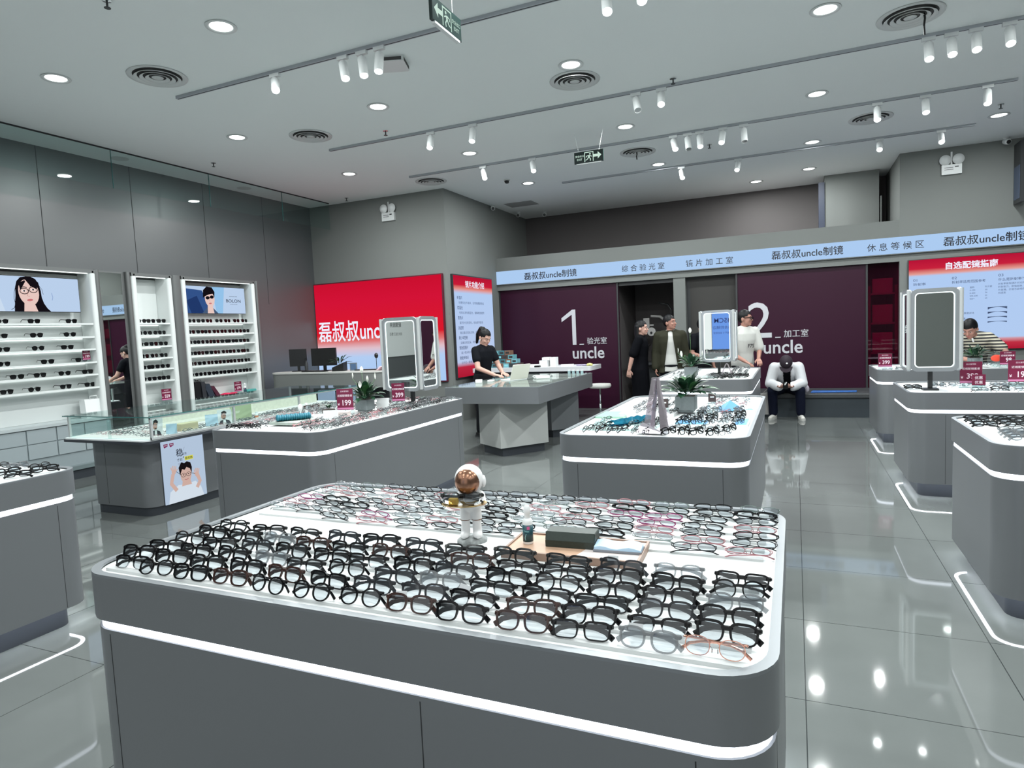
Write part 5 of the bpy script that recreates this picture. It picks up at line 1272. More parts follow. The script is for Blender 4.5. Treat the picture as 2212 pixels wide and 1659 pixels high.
t = thing('golden_ornament', 'tiny clear and golden cube ornament on the figurine\'s tray', 'ornament', (-.995, 1.765, TOP+.1465), .2); MB().box((-.014, -.01, 0), (.014, .01, .018)).build('cube', CLEAR('amber_clear', (230, 206, 140), .4, .05, 1.5, (210, 180, 100)), t); MB().ell((0, 0, .008), (.006, .006, .006)).build('bead', m_gold, t, True)

# ================================================================== lit podium counter
t = thing('fitting_counter', 'grey cantilevered fitting counter with a lit glass top', 'counter', (-3.54, 8.5, 0))
ox, oy = -3.54, 8.5
MB().prism(rrect(-4.2-ox, 7.37-oy, -2.885-ox, 9.68-oy, .012, 2), .705, .905).build('slab', m_panel, t, 'auto')
MB().ring([(-.66, -1.13), (.655, -1.13), (.655, 1.18), (-.66, 1.18)], [(-.63, -1.10), (.625, -1.10), (.625, 1.15), (-.63, 1.15)], .905, .917).build('top_rim', m_lip, t)
MB().box((-.63, -1.10, .905), (.625, 1.15, .909)).build('light_panel', EM('counter_light', (236, 244, 240), 1.05), t)
for (a, c, d, e2) in ((-.02, .02, -1.1, 1.15), (.02, .625, -.62, -.585), (.02, .625, .05, .085), (.02, .625, .60, .635), (-.63, -.02, -.02, .012)):
    MB().box((a, d, .909), (c, e2, .914)).build('divider', M('divider_grey', (150, 152, 150), .4), t)
MB().box((-.655, -1.125, .915), (.65, 1.175, .921)).build('glass_top', CLEAR('counter_glass', (244, 250, 248), .0, .02, 1.25), t)
P1 = [(-3.47, 7.46), (-3.03, 8.03), (-3.48, 8.36), (-3.93, 7.79)]
P1k = [(-3.475, 7.52), (-3.09, 8.03), (-3.47, 8.30), (-3.87, 7.79)]
MB().prism([(x-ox, y-oy) for x, y in P1], .115, .706).build('pedestal', M('pedestal_grey', (176, 178, 176), .5), t)
MB().prism([(x-ox, y-oy) for x, y in P1k], 0, .115).build('plinth', m_plinth, t)
P2 = [(-3.33, 8.98), (-3.02, 9.35), (-3.45, 9.66), (-3.78, 9.27)]
MB().prism([(x-ox, y-oy) for x, y in P2], .115, .706).build('pedestal', m_panel, t)
MB().prism([(x-ox+.0, y-oy+.0) for x, y in [(-3.335, 9.04), (-3.08, 9.35), (-3.45, 9.60), (-3.72, 9.27)]], 0, .115).build('plinth', m_plinth, t)
for i in range(4):
    t = thing('lens_jar', 'small clear jar at the far right end of the fitting counter, %s of four' % ORD[i], 'jar', (-3.20+.075*i, 9.50-.02*i, TOP), 0, 'jars on the fitting counter'); MB().lathe([(.001, 0), (.022, 0), (.022, .05), (.02, .052)], 14).build('glass', CLEAR('frosted_jar', (214, 236, 240), .4, .1, 1.45, (206, 230, 234)), t, 'auto'); MB().lathe([(.022, .05), (.023, .062), (.001, .063)], 14).build('lid', m_white_soft, t, 'auto')
# laptop, charger, cables
t = thing('laptop', 'white laptop open on the fitting counter in front of the woman', 'laptop', (-3.70, 8.50, .922), -2.05)
MB().prism(rrect(-.16, -.11, .16, .11, .012, 3), 0, .014).build('base', m_white_soft, t, 'auto'); MB().box((-.14, -.06, .0141), (.14, .085, .0155)).build('keyboard', M('pale_keys', (206, 208, 208), .5), t)
s_ = MB().prism(rrect(-.16, 0, .16, .225, .012, 3), -.004, .004, xf((0, .11, .012), 0, 0) @ Euler((1.18, 0, 0)).to_matrix().to_4x4()).build('screen_lid', M('ivory_lid', (224, 222, 210), .4), t, 'auto')
o = MB().prism(rrect(-.045, -.04, .045, .04, .008, 3), 0, .045, xf((-4.02, 8.02, .922), .3), ch=.004).build('charger_block', m_white_soft, None, 'auto'); tag(o, 'white charger block on the fitting counter beside the woman\'s hand', 'charger')
q = MB().tube([(-3.42+.07*math.cos(a), 8.72+.06*math.sin(a), .928+.03*abs(math.sin(a*.7))) for a in [k*.5 for k in range(26)]], .005, 6)
tag(q.build('white_cable', m_white_soft, None, True), 'coiled white cable behind the laptop on the fitting counter', 'cable')
t = thing('lens_gauge', 'white handheld optical gauge with a chrome knob behind the laptop', 'instrument', (-3.30, 8.62, .922), .5); MB().prism(rrect(-.10, -.03, .10, .03, .02, 3), 0, .04, ch=.006).build('body', m_white_soft, t, 'auto'); MB().ell((.115, 0, .025), (.024, .024, .024)).build('knob', m_chrome, t, True)
o = MB().prism(rrect(-.04, -.09, .04, .09, .03, 4), 0, .02, xf((-3.93, 8.22, .922), .2), ch=.006).build('computer_mouse', m_white_soft, None, 'auto'); tag(o, 'white mouse beside the laptop on the fitting counter', 'mouse')

# ================================================================== white side desk at the rear left with parcels
t = thing('side_desk', 'white side desk in front of the plum wall with parcels on it', 'desk', (-4.3, 11.0, 0))
MB().prism(rrect(-1.20, -.30, 1.08, .42, .05, 4), .88, .955).build('desk_top', M('desk_white', (206, 206, 210), .4), t, 'auto')
MB().box((-1.15, -.2, .10), (.55, .38, .88)).build('body', m_plinth, t); MB().box((-1.1, -.15, 0), (.5, .36, .10)).build('plinth', m_black, t)
cols = [(96, 150, 158), (70, 52, 50), (40, 52, 58), (110, 160, 170), (120, 86, 70), (60, 110, 120)]
k = 0
for lvl in range(4):
    for i in range(6-lvl):
        c = cols[(k*5+lvl) % 6]; x = -5.22+.115*i+.05*lvl
        t = thing('lens_carton', 'small lens carton in the side desk pile, %s from left in %s layer' % (ORD[i], ORD[lvl]), 'carton', (x, 10.95, .9555+.078*lvl), 0, 'stacked lens cartons')
        MB().box((-.055, -.08, 0), (.055, .08, .076)).build('carton', M('carton_%d' % (cols.index(c)), c, .6), t); MB().box((-.035, -.0812, .02), (.035, -.0802, .055)).build('sticker', M('aqua_sticker', (130, 196, 206), .5) if k % 3 == 0 else m_dark, t); k += 1
for i, (x, z, w_, h_, a) in enumerate(((-4.36, 0, .20, .04, .1), (-4.15, 0, .16, .11, -.1), (-4.12, .112, .14, .05, .15), (-3.98, 0, .10, .16, .05))):
    o = MB().box((-w_/2, -.09, 0), (w_/2, .09, h_), xf((x, 11.0, .956+z), a)).build('white_parcel', m_paper); tag(o, 'white paper parcel on the side desk, %s from left of the heap' % ORD[i], 'parcel', 'parcels on the side desk')
o = MB().box((-.05, -.04, 0), (.05, .04, .03), xf((-4.22, 10.78, .956), .1)).build('phone_case', m_black); tag(o, 'small black object in front of the white parcels', 'gadget')
o = MB().box((-.11, -.05, 0), (.11, .05, .035), xf((-3.70, 10.9, .956), .2), ).build('white_device', m_paper); tag(o, 'white device with dark end lying on the side desk', 'device')
q = MB(); [q.ell((-3.50+.09*i, 10.95+.03*(i % 2), .968), (.06, .05, .014), 10, 5) for i in range(3)]
tag(q.build('lilac_cloth', M('lilac_cloth', (168, 158, 186), .8), None, True), 'crumpled lilac cloth on the side desk', 'cloth')
q = MB(); [q.ell((-3.32+.03*i, 10.9, .975+.008*(i % 2)), (.03, .03, .022), 10, 6) for i in range(3)]
tag(remesh(q, 'yellow_pouch', M('pale_yellow', (206, 204, 130), .7), None, .006, 2), 'crumpled yellow pouch at the right end of the side desk', 'pouch')
# stool
t = thing('bar_stool', 'round white-seated stool on a chrome base beside the fitting counter', 'stool', (-3.02, 10.55, 0))
MB().lathe([(.001, .60), (.17, .60), (.185, .615), (.19, .64), (.18, .665), (.001, .672)], 26).build('seat', M('seat_white', (188, 188, 184), .5), t, 'auto'); MB().tube([(0, 0, .08), (0, 0, .60)], [.014, .014], 10).tube([(0, 0, .10), (0, 0, .34)], .022, 10).build('column', m_chrome, t, True)
for k in range(5):
    a = 2*PI*k/5+.3; MB().tube([(0, 0, .10), (.12*math.cos(a), .12*math.sin(a), .075), (.25*math.cos(a), .25*math.sin(a), .035)], [.014, .012, .010], 8).ell((.25*math.cos(a), .25*math.sin(a), .022), (.02, .02, .022), 10, 6).build('leg', m_chrome, t, True)
# ================================================================== bench along the right plum panel
t = thing('upholstered_bench', 'low dark upholstered bench against the right plum panel', 'bench', (.2, 11.78, 0))
MB().box((-.80, -.25, .0), (1.22, .70, .31)).build('base', M('bench_base', (46, 54, 60), .6), t); MB().prism(rrect(-.82, -.28, 1.24, .70, .02, 3), .312, .385, ch=.012).build('seat_pad', M('bench_pad', (58, 60, 62), .55), t, 'auto')
o = MB().prism([(-.34, -.10), (.34, -.02), (.36, .10), (-.30, .14)], 0, .022, xf((.56, 11.72, .386), .05), ch=.006).build('blue_folder', M('cobalt_blue', (46, 96, 168), .4), None, 'auto'); tag(o, 'flat cobalt blue folder lying on the dark bench', 'folder')
# ================================================================== reception desk at the left rear
t = thing('reception_desk', 'long pale reception desk with a rounded right end below the red lightbox', 'desk', (-7.1, 8.9, 0))
MB().prism(rrect(-1.25, -.40, 1.18, .25, .30, 8), .82, 1.06).build('front_panel', m_wall2, t, 'auto'); MB().prism(rrect(-1.26, -.41, 1.19, .26, .305, 8), 1.06, 1.082).build('desk_top', M('desk_pale', (196, 196, 192), .4), t, 'auto')
MB().prism(rrect(-1.15, -.05, .9, .22, .12, 6), .10, .82).build('body', m_dark, t); MB().prism(rrect(-1.1, 0, .85, .2, .1, 6), 0, .1).build('plinth', m_black, t)
RZ = 1.083
def monitor(x, w_, h_, rz, label):
    t = thing('monitor', label, 'monitor', (x, 8.92, RZ), rz); MB().box((-w_/2, -.015, .09), (w_/2, .02, .09+h_)).build('screen_panel', m_black, t); MB().box((-.025, .0, 0), (.025, .03, .12)).build('stand', m_black, t); MB().prism(rrect(-.11, -.08, .11, .08, .02, 3), 0, .012).build('foot', m_black, t)
monitor(-7.98, .30, .30, .5, 'left dark monitor seen from behind on the reception desk'); monitor(-7.42, .50, .30, .05, 'larger dark monitor on the reception desk'); 
t = thing('water_bottle', 'dark slim bottle between the two monitors', 'bottle', (-7.75, 8.85, RZ)); MB().lathe([(.001, 0), (.03, 0), (.032, .12), (.018, .17), (.018, .21), (.001, .212)], 16).build('bottle', m_dark, t, 'auto'); MB().lathe([(.020, .19), (.020, .225), (.001, .228)], 14).build('cap', m_black, t)
t = thing('desk_plant', 'small dark leafy plant beside the larger monitor', 'plant', (-7.06, 8.88, RZ)); MB().lathe([(.001, 0), (.05, 0), (.06, .09)], 16).build('pot', m_dark, t)
for k in range(14):
    q = MB(); leaf(q, (0, 0, .08), k*2.4, .26+.05*(k % 3), .045, .5+.06*k, .4); q.build('leaf', m_leaf, t, True)
t = thing('desk_organizer', 'black desk organizer below the small plant', 'organizer', (-6.98, 8.78, RZ), .1); MB().add([(-.12, -.06, 0), (.10, -.06, 0), (.10, .06, 0), (-.12, .06, 0), (-.12, -.06, .06), (.10, -.06, .14), (.10, .06, .16), (-.12, .06, .08)], [(0, 3, 2, 1), (0, 1, 5, 4), (1, 2, 6, 5), (2, 3, 7, 6), (3, 0, 4, 7), (4, 5, 6, 7)]).build('box', m_black, t)
t = thing('keyboard', 'dark keyboard and papers in front of the larger monitor', 'keyboard', (-7.45, 8.70, RZ)); MB().prism(rrect(-.24, -.06, .24, .06, .01, 2), 0, .02).build('keyboard_body', m_black, t)
t = thing('desk_photo', 'small blue-grey photo frame on the reception desk', 'frame', (-6.72, 8.80, RZ), .1); MB().box((-.065, -.008, 0), (.065, .008, .13)).build('frame', M('frame_grey', (110, 118, 128), .5), t); MB().box((-.05, -.0095, .015), (.05, -.008, .115)).build('picture', M('blue_grey_print', (70, 96, 130), .5), t)
t = thing('webcam_stand', 'black webcam on a thin stalk above the reception desk', 'webcam', (-6.30, 8.86, RZ)); MB().tube([(0, 0, 0), (0, 0, .22)], .005, 6).lathe([(.001, 0), (.05, 0), (.05, .006), (.001, .008)], 14).build('stalk', m_black, t); MB().ell((.01, -.01, .235), (.032, .03, .045)).build('head', m_black, t, True)
o = MB().prism([(-.22, -.05), (.2, -.04), (.22, .06), (-.2, .05)], 0, .02, xf((-6.45, 8.80, RZ), 0)).build('dark_papers', m_dark); tag(o, 'dark folders lying around the webcam stand', 'folders')
q = MB(); rp = random.Random(3)
for k in range(5): q.box((-.09, -.06, .004*k), (.09, .06, .004*k+.003), xf((-6.13+.02*k, 8.74, RZ+.001+.010*k), .3*k, .10, rp.uniform(-.15, .1)))
tag(q.build('pink_papers', M('pink_paper', (226, 196, 204), .7)), 'loose pile of pale pink papers near the right end of the reception desk', 'papers')
o = MB().ell((-5.90+.0, 8.72, RZ+.026), (.085, .055, .026)).build('hand_scanner', m_black, None, True); tag(o, 'black rounded hand scanner at the right end of the reception desk', 'scanner')
o = MB().lathe([(.001, 0), (.06, 0), (.062, .11), (.056, .11), (.05, .01), (.001, .01)], 18, xf((-6.02, 9.0, RZ))).build('paper_cup', m_paper, None, 'auto'); tag(o, 'pale round tub behind the hand scanner', 'tub')
for i, (x, w_) in enumerate(((-7.02, .16), (-6.62, .22))):
    t = thing('visitor_chair', 'chair with pale blue back tucked under the reception desk, %s one' % ('left' if i == 0 else 'right'), 'chair', (x, 8.62, 0)); MB().box((-.18, -.18, .42), (.18, .18, .46)).build('seat', M('chair_grey', (150, 160, 176), .5), t); MB().prism(rrect(-.17, .52, .17, .80, .04, 4), .17, .19, frame_mat((0, 0, 0), (1, 0, 0), (0, 0, 1), (0, -1, 0)), ).build('backrest', M('chair_blue', (176, 192, 222), .5), t, 'auto')
    for sx in (-1, 1):
        for sy in (-1, 1): MB().tube([(sx*.15, sy*.15, 0), (sx*.15, sy*.15, .42)], .012, 8).build('leg', m_chrome, t)
        MB().tube([(sx*.14, -.175, .44), (sx*.14, -.18, .60)], .01, 8).build('back_support', m_chrome, t)
# phoropter in the first dim room
t = thing('phoropter_stand', 'optical refraction unit on a curved arm in the dim doorway', 'instrument', (-2.42, 13.35, 0)); m_ph = M('instrument_grey', (170, 168, 166), .5)
MB().tube([(.12, .1, .0), (.12, .1, 1.55), (.08, .1, 1.62), (-.10, .05, 1.78), (-.28, 0, 1.80)], [.03, .03, .03, .028, .024], 10).build('column', m_ph, t, True); MB().tube([(.12, .1, 1.5), (.12, .1, 1.9), (.05, .1, 2.02), (-.12, .05, 2.06)], [.02, .02, .02, .018], 8).build('lamp_arm', m_dark, t, True)
for s in (-1, 1):
    h = MB().lathe([(.001, -.03), (.085, -.03), (.09, 0), (.085, .03), (.001, .03)], 20, frame_mat((-.36+s*.10, -.05, 1.48), (1, 0, 0), (0, 0, 1), (0, -1, 0))).build('lens_disc', m_ph, t, 'auto'); MB().lathe([(.001, 0), (.025, 0), (.025, .01), (.001, .01)], 12, frame_mat((-.36+s*.10, -.082, 1.46), (1, 0, 0), (0, 0, 1), (0, -1, 0))).build('eyepiece', m_black, h)
MB().box((-.42, -.06, 1.56), (-.30, 0, 1.76)).box((-.50, -.04, 1.60), (-.22, -.02, 1.63)).build('yoke', m_ph, t)
t = thing('exam_table', 'dark instrument table in the dim doorway', 'table', (-2.6, 13.0, 0)); MB().box((-.45, -.3, .84), (.45, .25, .88)).build('table_top', m_dark, t); MB().box((-.08, -.08, 0), (.08, .08, .84)).build('column', m_dark, t); MB().add([(-.16, -.30, 1.13), (-.02, -.30, 1.24), (-.02, -.12, 1.24), (-.16, -.12, 1.13), (-.16, -.30, 1.11), (-.02, -.30, 1.22), (-.02, -.12, 1.22), (-.16, -.12, 1.11)], [(0, 1, 2, 3), (7, 6, 5, 4), (0, 4, 5, 1), (1, 5, 6, 2), (2, 6, 7, 3), (3, 7, 4, 0)]).tube([(-.09, -.2, .88), (-.09, -.2, 1.17)], .015, 6).build('chin_rest', m_black, t)
# screen on the far right edge of the right wall block
o = MB().use(m_dark).box((3.10, YB-.34, 3.20), (3.16, YB, 4.1)).use(M('dusk_blue', (70, 82, 104), .4)).box((3.095, YB-.30, 3.26), (3.10, YB-.04, 3.75)).build('blade_screen'); tag(o, 'dark bluish blade screen projecting at the upper right edge', 'screen')

# ================================================================== shop front things that the mirrors show
t = thing('entrance_screen', 'tall blue lit screen near the shop entrance, seen in the rear mirror', 'screen', (-1.98, -4.6, 0))
MB().box((-.55, -.05, .40), (.55, 0, 2.6)).build('case', m_dark, t); MB().box((-.535, 0, .45), (.535, .003, 2.58)).build('panel', EM('screen_blue', (120, 166, 250), .95), t); MB().box((-.4, -.2, 0), (.4, .15, .40)).build('base', m_dark, t)
q = MB(); Tn = lambda x, z: frame_mat((x, .004, z), (-1, 0, 0), (0, 0, 1), (0, 1, 0))
q.text('45CM', .215, Tn(-.21, 1.60), .01); q.text('适合的镜边', .12, Tn(-.21, 1.40), .0); q.text('镜框尺寸 贴合脸型', .07, Tn(-.21, 1.24), .0)
q.build('lettering', M('deep_blue_print', (24, 40, 120), .5), t)
t = thing('wall_notice', 'pale notice board on the left wall near the shop entrance', 'notice', (XL, -1.9, 1.7)); MB().box((.002, -.9, -.55), (.03, .9, .45)).build('board', M('notice_grey', (210, 212, 212), .6), t)
q = MB(); Tl = lambda y, z: frame_mat((.031, y, z), (0, 1, 0), (0, 0, 1), (1, 0, 0)); q.text('配镜服务', .12, Tl(0, .15), .01); q.text('验光 加工 售后', .08, Tl(0, -.05)); q.build('lettering', m_dark, t)
# ================================================================== people
V3 = Vector
m_skin = M('skin_light', (190, 150, 136), .5, spec=.4); m_skin2 = M('skin_tan', (164, 120, 106), .5, spec=.4)
m_hair = M('black_hair', (11, 10, 13), .45, spec=.25, noise=.3, nscale=120); m_eye = M('eye_white', (186, 180, 176), .4, spec=.2); m_iris = M('iris_dark', (24, 18, 16), .2); m_lipm = M('lip_rose', (166, 96, 92), .5)
def head_mat(c, yaw, pitch, roll=0): return Matrix.Translation(V3(c)) @ Matrix.Rotation(yaw, 4, 'Z') @ Matrix.Rotation(roll, 4, 'Y') @ Matrix.Rotation(pitch, 4, 'X') @ Matrix.Diagonal((1.09, 1.09, 1.09, 1))
def ring_at(c, ax, ay, rx, ry, n=18): return [V3(c)+ax*(rx*math.cos(2*PI*i/n))+ay*(ry*math.sin(2*PI*i/n)) for i in range(n)]
def torso(q, J, g=0.0, lo=0.0, hem=None, up=1.0):
    """lofted trunk; g grows it for clothing, hem drops it below the hips"""
    pel, che, nek = V3(J['pelvis']), V3(J['chest']), V3(J['neck'])
    ax = (V3(J['armL'][0])-V3(J['armR'][0])); ax = ax.normalized()
    W = J.get('w', 1.0)
    R = []
    def at(p, d, rx, ry):
        d = d.normalized(); a = (ax-d*ax.dot(d)).normalized(); R.append(ring_at(p, a, d.cross(a), (rx*W+g), (ry*W+g)))
    d1 = che-pel; d2 = nek-che
    if hem: at(pel-d1.normalized()*hem, d1, .172+lo, .118+lo)
    at(pel-d1.normalized()*.07, d1, .150, .105); at(pel, d1, .165, .115); at(pel+d1*.42, d1, .140, .100); at(pel+d1*.72, d1+d2*.2, .155, .108); at(che, d1+d2, .172, .115); at(che+d2*.5, d2, .170, .105)
    at(che+d2*.86, d2, .088*up, .072); at(nek, d2, .062, .060)
    q.loft(R)
    for k in ('armL', 'armR'):
        q.cap(che+d2*.45, V3(J[k][0]), .062+g, .050+g); q.cap(che+d2*.92, V3(J[k][0]), .040+g*.7, .046+g*.8)
def arm(q, A, g=0.0, upto=3.0):
    s, e, w = (V3(p) for p in A[:3])
    if upto >= 1: q.cap(s, e, .052+g, .042+g)
    else: q.cap(s, s.lerp(e, upto), .052+g, .050+g*1.15)
    if upto >= 2: q.cap(e, w, .041+g, .028+g)
    elif upto > 1: q.cap(e, e.lerp(w, upto-1), .041+g, .037+g)
def hand(q, w, tip, nrm, side, curl=.5):
    """palm, four unequal bent fingers and a thumb leaving the side of the palm"""
    w = V3(w); d = (V3(tip)-w).normalized(); n = V3(nrm); n = (n-d*n.dot(d)).normalized(); s = d.cross(n)*side
    R = [ring_at(w+d*u, s, n, a, b, 12) for u, a, b in ((-.01, .026, .021), (.02, .034, .018), (.06, .041, .015), (.085, .040, .013))]
    q.loft(R)
    for k, L in enumerate((.068, .076, .071, .055)):
        b = w+d*.080+s*(.030-.020*k); c1 = curl*(.7+.12*k)
        p1 = b+(d*math.cos(c1*.6)+n*math.sin(c1*.6)+s*(.10-.07*k))*L*.45; p2 = p1+(d*math.cos(c1*1.5)+n*math.sin(c1*1.5))*L*.32; p3 = p2+(d*math.cos(c1*2.2)+n*math.sin(c1*2.2))*L*.26
        q.cap(b, p1, .0098, .0088, 8).cap(p1, p2, .0088, .0080, 8).cap(p2, p3, .0080, .0068, 8)
    b = w+d*.022+s*.030; p1 = b+(d*.75+s*.62+n*.22).normalized()*.040; p2 = p1+(d*.92+s*.12+n*.35).normalized()*.030
    q.cap(b, p1, .0125, .0105, 8).cap(p1, p2, .0105, .0085, 8)
def leg(q, L, g=0.0, upto=2.0, r0=.082):
    h, k, a = (V3(p) for p in L[:3])
    q.cap(h, k, r0+g, .054+g)
    if upto > 1: q.cap(k, k.lerp(a, min(1, upto-1)), .052+g, .037+g+.006*(g > 0))
def person(label, loc, rz, J, skin=m_skin, group=None):
    t = thing('person', label, 'person', loc, rz, group)
    H = head_mat(J['head'], *J.get('look', (0, 0)))
    q = MB(); torso(q, J); q.cap(J['neck'], H @ V3((0, .012, -.05)), .052, .050)
    def he(c, r): q.ell(H @ V3(c), r, 16, 12, H.to_3x3())
    he((0, .010, .024), (.073, .091, .094)); he((0, -.026, -.034), (.058, .060, .076)); he((0, -.058, -.084), (.030, .028, .024)); he((0, -.070, -.055), (.026, .020, .016)); he((0, -.070, .024), (.050, .018, .014))
    q.cap(H @ V3((0, -.080, .008)), H @ V3((0, -.100, -.026)), .009, .0135)
    for s in (-1, 1): he((s*.074, .014, -.012), (.011, .021, .031)); he((s*.036, -.062, -.026), (.022, .020, .018))
    for k, sd in (('armL', -1), ('armR', 1)):
        A = J[k]; arm(q, A); 
    for k in ('legL', 'legR'): leg(q, J[k]); a = V3(J[k][2]); q.cap(a, a+V3((0, .02, -.04)), .036, .034); q.cap(a+V3((0, .0, -.045)), V3(J[k][3]), .036, .028)
    body = remesh(q, 'body', skin, t, .0085, 3)
    hq = MB()
    for k, sd in (('armL', -1), ('armR', 1)):
        A = J[k]; hand(hq, A[2], A[3], A[4], sd*A[5] if len(A) > 5 else sd, J.get('curl', .55))
    b2 = remesh(hq, 'hands', skin, None, .0042, 2)
    bm = bmesh.new(); bm.from_mesh(body.data); bm.from_mesh(b2.data); bm.to_mesh(body.data); bm.free(); bpy.data.objects.remove(b2)
    body.data.polygons.foreach_set('use_smooth', [True]*len(body.data.polygons))
    for s in (-1, 1):
        e = MB().ell(H @ V3((s*.030, -.0755, .002)), (.0115, .009, .0055), 12, 8, H.to_3x3()).build('eye', m_eye, t, True); MB().ell(H @ V3((s*.030, -.0825, .002)), (.0058, .0036, .0052), 10, 6, H.to_3x3()).build('iris', m_iris, e, True)
        MB().tube([H @ V3((s*.014, -.085, .021)), H @ V3((s*.032, -.083, .027)), H @ V3((s*.050, -.070, .020))], [.0028, .0034, .002], 6).build('eyebrow', m_hair, t, True)
    MB().ell(H @ V3((0, -.086, -.056)), (.022, .008, .0075), 12, 8, H.to_3x3()).build('lips', m_lipm, t, True)
    return t, H
def hair_cap(t, H, g=1.10, front=.048, low=-.03, extra=None, mat=m_hair, fringe=0.0):
    q = MB(); q.ell(H @ V3((0, .014, .028)), (.075*g, .094*g, .096*g), 18, 14, H.to_3x3())
    if extra: extra(q, H)
    Hi = H.inverted()
    def cut(p):
        l = Hi @ p
        if extra and l.y > .045: return False
        return (l.z < -.070 and not extra) or (l.y < -.052 and l.z < front+.012+.12*abs(l.x)) or (l.y < -.012 and l.z < .030) or (l.y < .034 and l.z < -.004)
    return remesh(q, 'hair', mat, t, .0065, 2, cut)
def shirt(t, J, name, mat, g=.014, sleeve=.55, hem=.10, cut=None, thick=0.0, lo=.0, voxel=.011, up=1.0):
    q = MB(); torso(q, J, g, lo, hem, up)
    for k in ('armL', 'armR'): arm(q, J[k], g+.004, sleeve)
    return remesh(q, name, mat, t, voxel, 4, cut, thick)
def trousers(t, J, mat, upto=1.92, g=.016):
    q = MB(); pel, che = V3(J['pelvis']), V3(J['chest']); d = (che-pel).normalized(); ax = (V3(J['legL'][0])-V3(J['legR'][0])).normalized(); a = (ax-d*ax.dot(d)).normalized(); b = d.cross(a)
    q.loft([ring_at(pel-d*.10, a, b, .150, .115), ring_at(pel-d*.03, a, b, .178, .130), ring_at(pel+d*.08, a, b, .160, .118)])
    for k in ('legL', 'legR'): leg(q, J[k], g, upto)
    return remesh(q, 'trousers', mat, t, .011, 4)
def shoes(t, J, mat, sole):
    for k in ('legL', 'legR'):
        a, toe = V3(J[k][2]), V3(J[k][3]); d = (toe-a); d.z = 0; d = d.normalized(); f = V3((a.x, a.y, 0))
        q = MB(); q.cap(f-d*.045+V3((0, 0, .045)), f+d*.16+V3((0, 0, .035)), .043, .034); q.cap(f-d*.02+V3((0, 0, .05)), f+d*.01+V3((0, 0, .10)), .045, .046)
        s = remesh(q, 'shoe', mat, t, .007, 2, lambda p: p.z < .012)
        n = V3((-d.y, d.x, 0)); MB().prism([tuple((f+d*(u)+n*v).xy) for u, v in ((-.09, -.03), (.02, -.042), (.14, -.044), (.19, -.02), (.19, .02), (.14, .044), (.02, .042), (-.09, .03))], 0, .028).build('sole', sole, s, 'auto')
def stand(h=1.70, w=1.0, lean=0.0, arms=None, look=(0, 0)):
    k = h/1.70
    J = dict(pelvis=(0, 0, .93*k), chest=(0, -.01-lean*.6, 1.27*k), neck=(0, -.0-lean, 1.455*k), head=(0, -.025-lean*1.1, 1.583*k), w=w, look=look,
             legL=((.085, 0, .87*k), (.095, -.015, .47*k), (.095, .02, .085), (.11, -.14, .04)), legR=((-.085, 0, .87*k), (-.095, -.015, .47*k), (-.095, .02, .085), (-.11, -.14, .04)),
             armL=((.178*w, -lean*.85, 1.375*k), (.225*w, .03-lean*.5, 1.10*k), (.235*w, -.03-lean*.4, .86*k), (.235*w, -.06-lean*.4, .70*k), (-1, 0, 0)), armR=((-.178*w, -lean*.85, 1.375*k), (-.225*w, .03-lean*.5, 1.10*k), (-.235*w, -.03-lean*.4, .86*k), (-.235*w, -.06-lean*.4, .70*k), (1, 0, 0)))
    if arms: J.update(arms)
    return J
m_bt = M('black_jersey', (14, 16, 22), .75, spec=.1); m_bd = M('black_dress_cloth', (9, 10, 15), .8, spec=.08); m_wt = M('white_tee', (196, 196, 192), .8, spec=.2); m_navy = M('navy_trousers', (20, 24, 40), .8, spec=.1); m_dk = M('charcoal_trousers', (26, 27, 31), .8, spec=.1)
m_olive = M('olive_jacket', (48, 48, 38), .8, spec=.1); m_shoeb = M('black_shoe', (18, 18, 20), .5); m_shoew = M('white_sneaker', (206, 204, 198), .6); m_sole = M('sole_white', (190, 190, 186), .7)

# woman at the fitting counter
J = stand(1.66, .93, .05, look=(0, .50))
J['head'] = (0, -.085, 1.535); J['neck'] = (0, -.04, 1.42)
J['armR'] = ((-.165, -.04, 1.345), (-.235, -.15, 1.08), (-.135, -.395, .975), (-.10, -.56, .955), (0, 0, -1))
J['armL'] = ((.165, -.04, 1.345), (.235, -.12, 1.09), (.08, -.36, .985), (.03, -.54, .96), (0, 0, -1))
J['curl'] = .35
t, H = person('woman in black t-shirt with tied-up hair working at the lit fitting counter', (-4.45, 9.02, 0), 1.22, J)
def pony(q, H):
    q.ell(H @ V3((0, .085, .085)), (.050, .050, .045), 14, 10); q.cap(H @ V3((0, .115, .08)), H @ V3((0, .14, -.02)), .040, .036); q.cap(H @ V3((0, .14, -.02)), H @ V3((0, .115, -.14)), .036, .018)
hair_cap(t, H, 1.05, .052, -.02, pony)
shirt(t, J, 'black_tee', m_bt, .012, .52, .14); trousers(t, J, m_dk); shoes(t, J, m_shoeb, m_dark)
MB().cap(H @ V3((-.083, -.004, -.02)), H @ V3((-.082, -.010, -.045)), .006, .0045, 8).build('earbud', m_white_soft, t, True)

